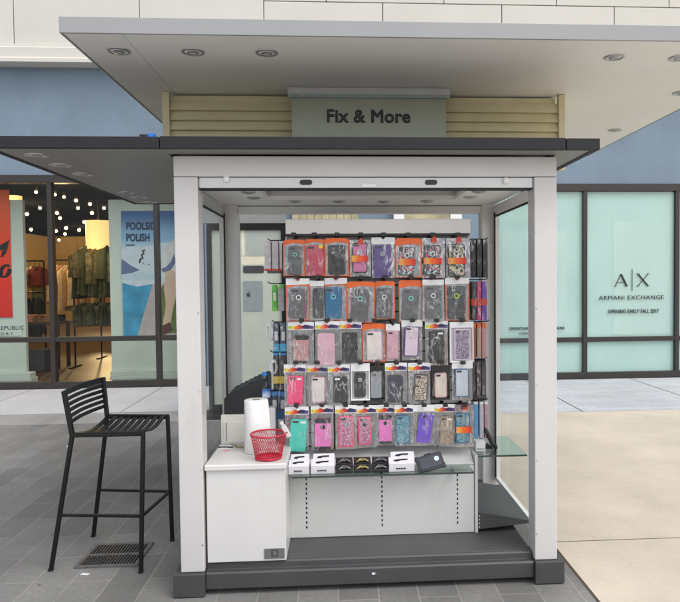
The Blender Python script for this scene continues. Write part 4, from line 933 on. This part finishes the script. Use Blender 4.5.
for i, (l, r, w) in enumerate(((273.2, 279.5, 'outer'), (280, 286.5, 'inner'))):
    sidepack('accessory_pack', f'{w} grey pack with sky blue foot beside the white coiled cable', (l, r, 323, 351), YS + .002 * i, NAVYP, 'sky blue packs', foot=(LBLUE, .042), extra=CARD)
for i, (l, r, w) in enumerate(((273, 279.5, 'outer'), (280, 287, 'inner'))):
    sidepack('accessory_pack', f'{w} black pack with yellow sticker on the side hook', (l, r, 353, 390), YS + .002 * i, mat('matte_black_pack', (.02, .021, .024), .45), 'black packs with yellow stickers', head=(plastic('blue_header', (40, 130, 200)), .012))
    p = at((l + r) / 2, 379, YS - .02)
    MB().box(-.019, .019, -.0155, -.0138, -.17, -.13).build('yellow_sticker', YEL, bpy.data.objects[-1] if False else [o for o in COL.objects if o.name.startswith('accessory_pack') and o.type == 'EMPTY'][-1], local=True)
for i, (l, r, w) in enumerate(((271, 278.5, 'outer'), (279.2, 287, 'inner'))):
    sidepack('accessory_pack', f'{w} deep blue pack on the lowest side hook above the red basket', (l, r, 391.5, 418.5), YS + .002 * i, NAVYP, 'deep blue packs', foot=(plastic('deep_blue_card', (28, 108, 170)), .045), head=(plastic('blue_header', (40, 130, 200)), .025), extra=CARD)
def cable(label, pxx, pyy, y, w, h, seed):
    p = at(pxx, pyy, y); mb = MB(); rg = random.Random(seed)
    for k in range(4):
        ph = rg.random(); pts = []
        for i in range(25):
            a = 2 * math.pi * i / 24; pts.append((math.cos(a) * w * (.75 + .2 * ph) + .003 * k, .004 * k + .003 * math.sin(3 * a), math.sin(a) * h * (.8 + .15 * rg.random() * 0 + .1 * ph) - h))
        mb.tube(pts, .0032, 6, 0, False)
    mb.box(-.006, .006, -.004, .012, -h * .5, -h * .1)
    o = mb.build('charging_cable', plastic('white_cable', (226, 226, 228)), None, local=True); o.location = p
    return tag(o, label, 'cable', 'white coiled cables')
cable('white coiled cable hanging beside the sky blue packs', 269.5, 322, YS - .01, .022, .055, 3)
cable('white coiled cable hanging beside the black packs with yellow stickers', 273, 359, YS - .02, .017, .045, 5)
BSL = mat('black_sleeve', (.014, .015, .018), .5, var=.2)
for i, (l, r, w) in enumerate(((469.5, 475.5, 'innermost'), (476, 481.5, 'middle'), (482, 487.5, 'outermost'))):
    sidepack('accessory_pack', f'{w} black sleeve on the uppermost hook beside the gold patterned case', (l, r, 239, 277.5), YS - .03 + .002 * i, BSL, 'black sleeves', dep=.1)
for i, (l, r, n, rgb) in enumerate(((471, 476, 'charcoal', (62, 62, 68)), (476.4, 481, 'magenta', (206, 56, 122)), (481.4, 486.5, 'purple', (108, 60, 168)))):
    sidepack('accessory_pack', f'slim {n} pack with red band on the side hook', (l, r, 281.5, 320.5), YS - .03 + .002 * i, plastic(n + '_slim', rgb), 'slim banded packs')
    T = [o for o in COL.objects if o.name.startswith('accessory_pack') and o.type == 'EMPTY'][-1]
    MB().box(-.0155, .0155, -.0150, .06, -.135, -.098).build('red_band', RED, T, local=True)
for i, (l, r, n, rgb) in enumerate(((471.5, 476, 'brown', (120, 92, 84)), (476.4, 481, 'tan', (196, 164, 146)), (481.4, 486, 'rose', (198, 140, 140)))):
    sidepack('accessory_pack', f'slim {n} pack under an orange tag on the side hook', (l, r, 323.5, 358), YS - .03 + .002 * i, plastic(n + '_slim', rgb), 'slim packs under orange tags', head=(ORANGE, .025))
for i, (l, r, w) in enumerate(((470.5, 475, 'innermost'), (475.6, 480.5, 'middle'), (481, 486, 'outermost'))):
    sidepack('accessory_pack', f'{w} dark slim pack with black ends below the orange tags', (l, r, 360.5, 399), YS - .03 + .002 * i, plastic('plum_dark_slim', (74, 60, 66)), 'dark slim packs', head=(BLACK, .035), foot=(BLACK, .03))
for i, (l, r, n, rgb) in enumerate(((473, 478, 'sky blue', (86, 160, 214)), (479, 483.5, 'pale grey', (196, 194, 204)), (484, 488, 'dusty pink', (190, 140, 156)))):
    sidepack('accessory_pack', f'slim {n} pack on the lowest hook above the side shelf', (l, r, 402, 438), YS - .03 + .002 * i, plastic(n.replace(' ', '_') + '_slim', rgb), 'slim packs on the lowest hook', head=(CARD, .012))

# ------------------------------------------------------------------ things on the shelves
def stepped_box(label, pxl, pxr, pyb, pyt, y, ht=.062):
    p, q = at(pxl, pyb, y), at(pxr, pyb, y); w = q.x - p.x; cx = (p.x + q.x) / 2; z = gsz + .001
    T = thing('retail_box', label, 'retail box', (cx, y, z), 0, 'white retail boxes on the glass shelf')
    MB().prism([(0, 0), (-.006, ht * .72), (.045, ht * 1.05), (.055, 0)], 'x', -w / 2, w / 2).build('carton', mat('lilac_white_carton', (.72, .70, .74), .45, var=.03), T, local=True, bevel=.0015)
    pr = MB()
    a = Vector((0, -.006, ht * .72)); b = Vector((0, .045, ht * 1.05))
    def onlid(u, v): c = a.lerp(b, v); return (u * w / 2, c.y - .0006, c.z + .0012)
    pr.add([onlid(-.6, .35), onlid(-.3, .30), onlid(-.1, .45), onlid(.5, .50), onlid(.5, .70), onlid(-.1, .68), onlid(-.4, .62), onlid(-.6, .55)], [tuple(range(8))])
    for k in range(4): pr.box(-w * .22 + k * w * .1, -w * .22 + k * w * .1 + w * .075, -.0052, -.0030, ht * .24, ht * .35)
    pr.build('printed_mark', INK, T, local=True)
for (l, r, nm) in ((288.5, 309, 'first from the service counter'), (311, 334.5, 'second from the service counter'), (389, 414.5, 'next to the black phone case')):
    stepped_box('white box with black print in the front row, ' + nm, l, r, 474, 456, .185)
    stepped_box('white box with black print in the back row, ' + nm, l + 2, r, 470, 452, .245, .075)
for i in range(3):
    for j in range(2):
        l = 336 + i * 18; p, q = at(l, 473, .18 + .055 * j), at(l + 17, 473, .18 + .055 * j); w = q.x - p.x
        pos = ('beside the white boxes', 'between two other trays', 'nearest the leaning phone case')[i]
        T = thing('blister_pack', f'small black tray pack in the {("front", "back")[j]} row, {pos}', 'blister pack', ((p.x + q.x) / 2, .18 + .055 * j, gsz + .001 + .022 * j), R(rnd.uniform(-3, 3)), 'black tray packs on the glass shelf')
        MB().prism([(0, -.022 * j), (0, .016), (.046, .036), (.050, -.022 * j)], 'x', -w / 2, w / 2).build('tray', BLACK, T, local=True, bevel=.002)
        g_ = MB(); mcol = [mat('gunmetal_trinket', (.16, .16, .17), .3, .8), mat('brass_trinket', (.32, .27, .12), .3, .8)][1 if i == 1 else 0]
        g_.tube([(-w * .35, .006, .020), (-w * .15, .012, .029), (0, .014, .025), (w * .15, .012, .031), (w * .35, .006, .022)], [.004, .007, .006, .008, .004], 8)
        ring_pts = [(math.cos(t / 10 * 2 * math.pi) * w * .2, .022 + math.sin(t / 10 * 2 * math.pi) * .012, .031) for t in range(11)]
        g_.tube(ring_pts, .0028, 6, 0, False); g_.build('trinket', mcol, T, local=True)
# rugged phone case leaning on the shelf
T = thing('rugged_phone_case', 'dark rugged phone case leaning on the glass shelf', 'phone case', (at(433, 468, .2).x, .205, gsz + .002), 0)
T.rotation_euler = (R(-38), R(-13), R(6))
w, h = .145, .088
mb = MB(); mb.prism(rrect(-w / 2, w / 2, 0, h, .014), 'y', 0, .013, 0, True); mb.box(-w / 2 - .003, -w / 2 + .02, -.001, .014, h - .020, h + .003); mb.box(w / 2 - .02, w / 2 + .003, -.001, .014, -.003, .02)
mb.box(-.02, .02, .002, .012, h, h + .006)
mb.build('shell', plastic('slate_navy_rubber', (24, 28, 38), .5), T, local=True, bevel=.004)
MB().prism(rrect(-w / 2 + .014, w / 2 - .014, .012, h - .012, .008), 'y', -.0025, .001).build('back_plate', plastic('navy_plate', (34, 39, 54), .4), T, local=True, bevel=.0015)
mb = MB(); mb.prism(disc(.038, .052, .013), 'y', -.0042, 0, 0); mb.prism([(.030, .046), (.046, .050), (.040, .062)], 'y', -.0050, -.0040, 1); mb.build('logo_window', [CARD, TEALR], T, local=True)
# black holder on the side glass shelf
p = at(494, 441, .45); T = thing('car_phone_holder', 'black clip phone holder on the side glass shelf', 'phone holder', (p.x - .02, .46, .569))
mb = MB(); mb.tube([(-.028, .01, .115), (-.010, 0, .075), (.010, -.01, .030), (.030, -.02, .002)], [.010, .014, .013, .009], 8); mb.build('arm', BLACK, T, local=True)
MB().prism([(-.03, .006), (.005, .0), (.01, .012), (-.02, .03)], 'y', -.01, .012).box(-.035, .012, -.02, .03, 0, .006).build('clamp', BLACK, T, local=True, bevel=.002)
MB().tube([(.024, -.018, .022), (.030, -.02, .0)], [.012, .010], 8).build('foot', BLACK, T, local=True)
T = thing('stacked_box', 'small pale carton on the side glass shelf beside the stand', 'carton', (.625, .42, .569)); MB().box(-.025, .03, -.03, .03, 0, .055).build('carton', CARD, T, local=True, bevel=.002)
MB().box(-.02, .025, -.0312, -.0302, .01, .02).build('printed_mark', SIL2, T, local=True)

# ------------------------------------------------------------------ things on the counter
ZC = .6385
# paper towel
c = Vector((-.588, .245, ZC)); T = thing('paper_towel_roll', 'white paper towel roll standing on the service counter', 'paper towel', c)
PT = mat('paper_towel', (.80, .795, .785), .9, var=.03, vscale=20, bump=.35, bscale=160)
rr = .0615
mb = MB(); mb.lathe([(.022, .274), (rr - .004, .274), (rr, .270), (rr, .14), (rr + .001, .004), (rr - .002, 0), (.022, 0)], 0, 0, 0, 40); mb.build('roll', PT, T, local=True)
MB().lathe([(.0215, 0), (.0215, .273), (.019, .273), (.019, 0)], 0, 0, 0, 24).build('core', mat('card_core', (.30, .24, .17), .8), T, local=True)
fl_ = MB(); fl_.add([(.03, -.0545, .0), (.068, -.035, .0), (.074, -.028, .14), (.066, -.03, .272), (.03, -.0545, .273)], [(0, 1, 2, 3, 4)]); fl_.build('loose_sheet', PT, T, local=True)
# red wire basket
bc = Vector((at(268.5, 450, .105).x, .105, ZC)); T = thing('wire_basket', 'round red wire mesh basket on the counter edge', 'basket', bc)
RW = mat('red_wire', srgb(186, 34, 58), .35, var=.08)
r0, r1, bh = .066, .088, .122
mb = MB(); nst = 44
def bp(u, t):
    rr = r0 + (r1 - r0) * t ** 1.15; a = u * 2 * math.pi; return (rr * math.cos(a), rr * math.sin(a), .004 + bh * t)
for k in range(nst):
    for sgn in (-1, 1): mb.tube([bp(k / nst + sgn * t * .09, t) for t in (0, .25, .5, .75, 1)], .0011, 4, 0, False)
for t in (.5,): mb.tube([bp(i / 40, t) for i in range(41)], .0011, 5, 0, False)
mb.build('mesh', RW, T, local=True)
MB().tube([bp(i / 40, 1) for i in range(41)], .0045, 8, 0, False).build('rim', RW, T, local=True)
MB().lathe([(.001, .003), (r0 - .002, .003), (r0 + .002, .006), (r0 + .001, .014), (r0 - .004, .012)], 0, 0, 0, 36).build('base_plate', RW, T, local=True)
# white adapter poking out of the basket
q = at(284, 428, .11); T = thing('charger_plug', 'white charger plug propped in the red basket', 'charger', (q.x, .12, q.z)); T.rotation_euler = (0, R(-28), 0)
MB().box(-.012, .012, -.012, .012, -.055, .012).build('plug_body', WHITE2, T, local=True, bevel=.004)
MB().box(-.008, .008, -.008, .008, .0125, .034).build('plug_head', WHITE2, T, local=True, bevel=.003); MB().box(-.005, .005, -.0128, -.0121, -.03, -.024).build('port', BLACK, T, local=True)
# cash drawer and register
b0 = at(211, 437, .40)
x0c = -.802; x1c = at(262, 437, .40).x
T = thing('cash_box', 'cream cash box under the black register', 'cash box', ((x0c + x1c) / 2, .41, ZC))
CR = mat('cream_plastic', (.68, .66, .61), .45)
MB().box(x0c, x1c, .41, .80, ZC, .80).build('drawer_case', CR, T, bevel=.004)
MB().box(x0c + .014, x1c - .01, .404, .4095, ZC + .012, .765).build('drawer_front', CR, T, bevel=.002)
MB().box(x0c + .028, x0c + .031, .4025, .4035, ZC + .02, .76).build('slot', BLACK, T)
rx0, rx1 = at(224, 409, .43).x, at(266, 409, .43).x
T = thing('cash_register', 'black cash register with sloped keyboard on the cream cash box', 'cash register', ((rx0 + rx1) / 2, .43, .801))
REG = mat('register_black', (.012, .013, .016), .5, var=.1)
MB().prism([(rx0, .801), (rx0, .885), (rx0 + .02, .905), (rx1 - .02, .995), (rx1, .99), (rx1, .801)], 'y', .43, .74).build('register_body', REG, T, bevel=.004)
kb = MB()
def slope(x): return .905 + (x - rx0 - .02) / (rx1 - rx0 - .04) * .09
for i in range(6):
    for j in range(5):
        x = rx0 + .032 + i * .026; y = .45 + j * .05; kb.box(x, x + .018, y, y + .036, slope(x) - .001, slope(x + .018) + .0015, (0, 1, 2)[(i * 3 + j * 2) % 7 % 3])
kb.build('keys', [mat('key_grey', (.035, .037, .04), .5), mat('key_teal', (.02, .07, .075), .5), mat('key_black', (.02, .02, .022), .5)], T)
# bottle
q = at(264.5, 400, .44); T = thing('water_bottle', 'small clear water bottle with blue cap beside the register', 'bottle', (q.x, .46, q.z - .04))
hb_ = .19
MB().lathe([(.001, 0), (.029, 0), (.031, .006), (.031, .115), (.028, .135), (.014, .162), (.0125, .176)], 0, 0, 0, 24).build('bottle_body', glass('bottle_plastic', (.80, .88, .93), 1.3, .04, base=.05), T, local=True)
MB().lathe([(.0315, .05), (.0318, .052), (.0318, .10), (.0315, .102)], 0, 0, 0, 24).build('bottle_label', striped('bottle_label', [(0, srgb(40, 70, 160)), (.5, srgb(200, 215, 235)), (1, srgb(60, 110, 190))], 2, .05, .11, .4), T, local=True)
MB().lathe([(.0145, .172), (.0145, .190), (.001, .191)], 0, 0, 0, 20).build('cap', plastic('bottle_cap_blue', (30, 120, 200)), T, local=True)
rb = thing('riser_box', 'plain white riser box under the water bottle', 'box', (q.x + .01, .47, ZC)); MB().box(-.05, .05, -.05, .12, 0, q.z - .042 - ZC).build('carton', CARD, rb, local=True, bevel=.003)
# keys and slips
T = thing('key_bunch', 'bunch of keys with dark strap lying on the counter', 'keys', (-.755, .33, ZC))
mb = MB(); mb.tube([(-.05, .01, .003), (-.02, .012, .004), (.01, .004, .004), (.03, .0, .004)], .004, 6); mb.build('strap', BLACK, T, local=True)
mb = MB()
for k in range(4):
    a = R(20 + 35 * k); c_, s_ = math.cos(a), math.sin(a)
    mb.tube([(.045 + c_ * .005, s_ * .005, .004 + .002 * k), (.045 + c_ * .045, s_ * .03, .004 + .002 * k)], .004, 5)
mb.build('key', mat('brass_key', (.42, .36, .2), .3, .9), T, local=True)
tag(MB().prism([(-.80 + .0, .30), (-.71, .33), (-.70, .39), (-.79, .40)], 'z', ZC - .0, ZC + .0012).build('receipt_slip', CARD, None, loc=(-.75, .35, ZC)), 'white receipt slip under the keys on the counter', 'paper slip')
q = at(209, 447.5, .2); tag(MB().prism([(-.770, .262), (-.735, .270), (-.737, .284), (-.772, .276)], 'z', ZC, ZC + .0012).build('note_flag', plastic('pink_note', (236, 110, 140)), None, loc=(-.75, .27, ZC)), 'small pink note flag on the white counter', 'note')

# ------------------------------------------------------------------ bar stool
stl = thing('bar_stool', 'black slatted metal bar stool on the dark pavers', 'bar stool', (-1.42, .54, 0))
V = Vector
fN, fF, rN, rF = V((-1.207, .283, 0)), V((-1.150, .703, 0)), V((-1.695, .347, 0)), V((-1.645, .810, 0))
sN, sF, tN, tF = V((-1.186, .300, .740)), V((-1.160, .690, .745)), V((-1.562, .335, .732)), V((-1.528, .755, .742))
bN, bF = V((-1.607, .350, .960)), V((-1.560, .790, .967))
LW = .0215
for a, b in ((fN, sN), (fF, sF)): MB().bar(a, b, LW, LW, 0, (0, 1, 0)).build('leg', BLACKM, stl, bevel=.004)
for a, b in ((rN, tN), (rF, tF)): MB().bar(a, b, LW, LW, 0, (0, 1, 0)).build('leg', BLACKM, stl, bevel=.004)
def on(a, b, z): return a.lerp(b, z / b.z)
for a, b, z in ((on(rN, tN, .300), on(fN, sN, .300), 0), (on(rF, tF, .290), on(fF, sF, .297), 0), (on(fN, sN, .300), on(fF, sF, .300), 0)):
    MB().bar(a, b, .0155, .0155).build('footrest', BLACKM, stl, bevel=.003)
# seat: two side rails and slats running between them, slightly dished
for a, b in ((tN, sN), (tF, sF)): MB().bar(a + V((-.006, 0, -.004)), b + V((.008, 0, -.004)), .022, .026).build('seat_rail', BLACKM, stl, bevel=.003)
st = MB(); NS = 9
for i in range(NS):
    t0, t1 = (i + .10) / NS, (i + .80) / NS
    rows = []
    for t in (t0, t1):
        a, b = tN.lerp(sN, t), tF.lerp(sF, t); pts = []
        for j in range(9):
            u = .012 + .976 * j / 8; p = a.lerp(b, u); p.z += .012 - .034 * math.sin(math.pi * u) - .010 * math.sin(math.pi * t); pts.append(p)
        rows.append(pts)
    v = [p for r in rows for p in r] + [p - V((0, 0, .006)) for r in rows for p in r]; f = []
    for j in range(8):
        f += [(j, j + 1, 10 + j, 9 + j), (18 + j, 27 + j, 28 + j, 19 + j), (j, 18 + j, 19 + j, j + 1), (9 + j, 10 + j, 28 + j, 27 + j)]
    f += [(0, 9, 27, 18), (8, 26, 35, 17)]
    st.add(v, f, 0)
st.build('seat', BLACKM, stl)
# back: uprights and five slats
for a, b in ((tN, bN), (tF, bF)): MB().bar(a + V((0, 0, -.01)), b, LW, .028, 0, (0, 1, 0)).build('back_upright', BLACKM, stl, bevel=.004)
bs = MB()
for i in range(6):
    t0 = .22 + i * .131; t1 = t0 + (.078 if i not in (5,) else .125)
    rows = []
    for t in (t0, t1):
        a, b = tN.lerp(bN, t), tF.lerp(bF, t)
        rows.append([a.lerp(b, .02 + .96 * j / 8) + V((-.022 * math.sin(math.pi * j / 8), 0, 0)) for j in range(9)])
    v = [p for r in rows for p in r] + [p + V((-.006, 0, .001)) for r in rows for p in r]; f = []
    for j in range(8): f += [(j, j + 1, 10 + j, 9 + j), (18 + j, 27 + j, 28 + j, 19 + j), (j, 18 + j, 19 + j, j + 1), (9 + j, 10 + j, 28 + j, 27 + j)]
    f += [(0, 9, 27, 18), (8, 26, 35, 17)]; bs.add(v, f, 0)
bs.build('backrest', BLACKM, stl)
for a in (fN, fF, rN, rF): MB().box(a.x - .0115, a.x + .0115, a.y - .0115, a.y + .0115, .001, .012).build('foot_cap', BLACK, stl)

# floor drain under the stool
dx0, dx1, dy0, dy1 = -1.585, -1.250, .360, .675
dr = thing('drain_grate', 'square cast iron drain grate set in the pavers under the stool', 'drain', ((dx0 + dx1) / 2, (dy0 + dy1) / 2, 0))
IRON = mat('drain_iron', (.055, .055, .057), .55, .3, var=.3, vscale=30, bump=.3)
fm = MB(); e_ = .022; ym = (dy0 + dy1) / 2
for b in ((dx0, dx1, dy0, dy0 + e_), (dx0, dx1, dy1 - e_, dy1), (dx0, dx0 + e_, dy0 + e_, dy1 - e_), (dx1 - e_, dx1, dy0 + e_, dy1 - e_), (dx0 + e_, dx1 - e_, ym - .010, ym + .010)): fm.box(*b, .001, .010)
fm.build('frame', mat('drain_frame', (.11, .11, .11), .6, var=.3, vscale=30), dr)
MB().box(dx0 + .01, dx1 - .01, dy0 + .01, dy1 - .01, .0008, .0015).build('pit', mat('pit_black', (.004, .004, .004), .9), dr)
for ya, yb in ((dy0 + e_ + .002, ym - .012), (ym + .012, dy1 - e_ - .002)):
    g_ = MB(); nb = 17
    for i in range(nb):
        x = dx0 + e_ + .004 + i * (dx1 - dx0 - 2 * e_ - .008) / nb; g_.box(x, x + .0095, ya, yb, .002, .008)
    g_.build('grate', IRON, dr)
tag(MB().prism([(-1.52, .285), (-1.478, .278), (-1.472, .295), (-1.512, .303)], 'z', .0005, .002).build('paper_scrap', CARD, None, loc=(-1.5, .29, 0)), 'white paper scrap on the pavers in front of the drain', 'litter')
tag(MB().prism([(-1.688, .18), (-1.68, .176), (-1.676, .186), (-1.684, .19)], 'z', .0005, .003).build('leaf_scrap', plastic('brown_leaf', (110, 70, 50)), None, loc=(-1.68, .18, 0)), 'tiny brown leaf scrap on the dark pavers', 'litter')
p = at(55, 433, 3.2); tag(MB().prism([(-2.715, 3.05), (-2.68, 3.04), (-2.675, 3.09), (-2.71, 3.10)], 'z', .0005, .003).build('paper_scrap', CARD, None, loc=(-2.7, 3.07, 0)), 'white paper scrap far out on the pavers behind the stool', 'litter')

# ------------------------------------------------------------------ camera
cd = bpy.data.cameras.new('Camera'); cam = bpy.data.objects.new('Camera', cd); COL.objects.link(cam)
cd.sensor_fit = 'HORIZONTAL'; cd.sensor_width = 36; cd.lens = FPX * 36 / 680; cd.shift_x = (340 - CPX) / 680; cd.shift_y = 0
cd.clip_start = .05; cd.clip_end = 600
M = Matrix(((AX.x, AU.x, -AF.x, CAM.x), (AX.y, AU.y, -AF.y, CAM.y), (AX.z, AU.z, -AF.z, CAM.z), (0, 0, 0, 1)))
cam.matrix_world = M; S.camera = cam

# ------------------------------------------------------------------ light
EL, AZ = 58, 132            # sun height; azimuth from +y towards +x (behind the viewer, to the right)
w = bpy.data.worlds.new('World'); S.world = w; w.use_nodes = True
N = w.node_tree.nodes; L = w.node_tree.links; bg = N['Background']
sk = N.new('ShaderNodeTexSky'); sk.sky_type = 'NISHITA'; sk.sun_disc = False; sk.sun_elevation = R(EL); sk.sun_rotation = R(AZ)
sk.air_density = 1.0; sk.dust_density = 3.0; sk.ozone_density = 1.0
hs = N.new('ShaderNodeHueSaturation'); hs.inputs['Saturation'].default_value = .22
L.new(sk.outputs[0], hs.inputs['Color']); L.new(hs.outputs[0], bg.inputs[0]); bg.inputs[1].default_value = .15
ld = bpy.data.lights.new('Sun', 'SUN'); ld.energy = .5; ld.angle = R(35); ld.color = (1, .96, .90)
so = bpy.data.objects.new('Sun', ld); COL.objects.link(so)
d = Vector((math.sin(R(AZ)) * math.cos(R(EL)), math.cos(R(AZ)) * math.cos(R(EL)), math.sin(R(EL))))
so.rotation_euler = d.to_track_quat('Z', 'Y').to_euler()

S.view_settings.view_transform = 'Standard'; S.view_settings.look = 'None'; S.view_settings.gamma = 1; S.view_settings.exposure = .90
S.view_settings.use_curve_mapping = False
cy = S.cycles
S.render.engine = 'CYCLES'
cy.max_bounces = 8; cy.diffuse_bounces = 4; cy.glossy_bounces = 4; cy.transparent_max_bounces = 28; cy.transmission_bounces = 6
cy.use_denoising = True; cy.sample_clamp_indirect = 6; cy.caustics_reflective = False; cy.caustics_refractive = False
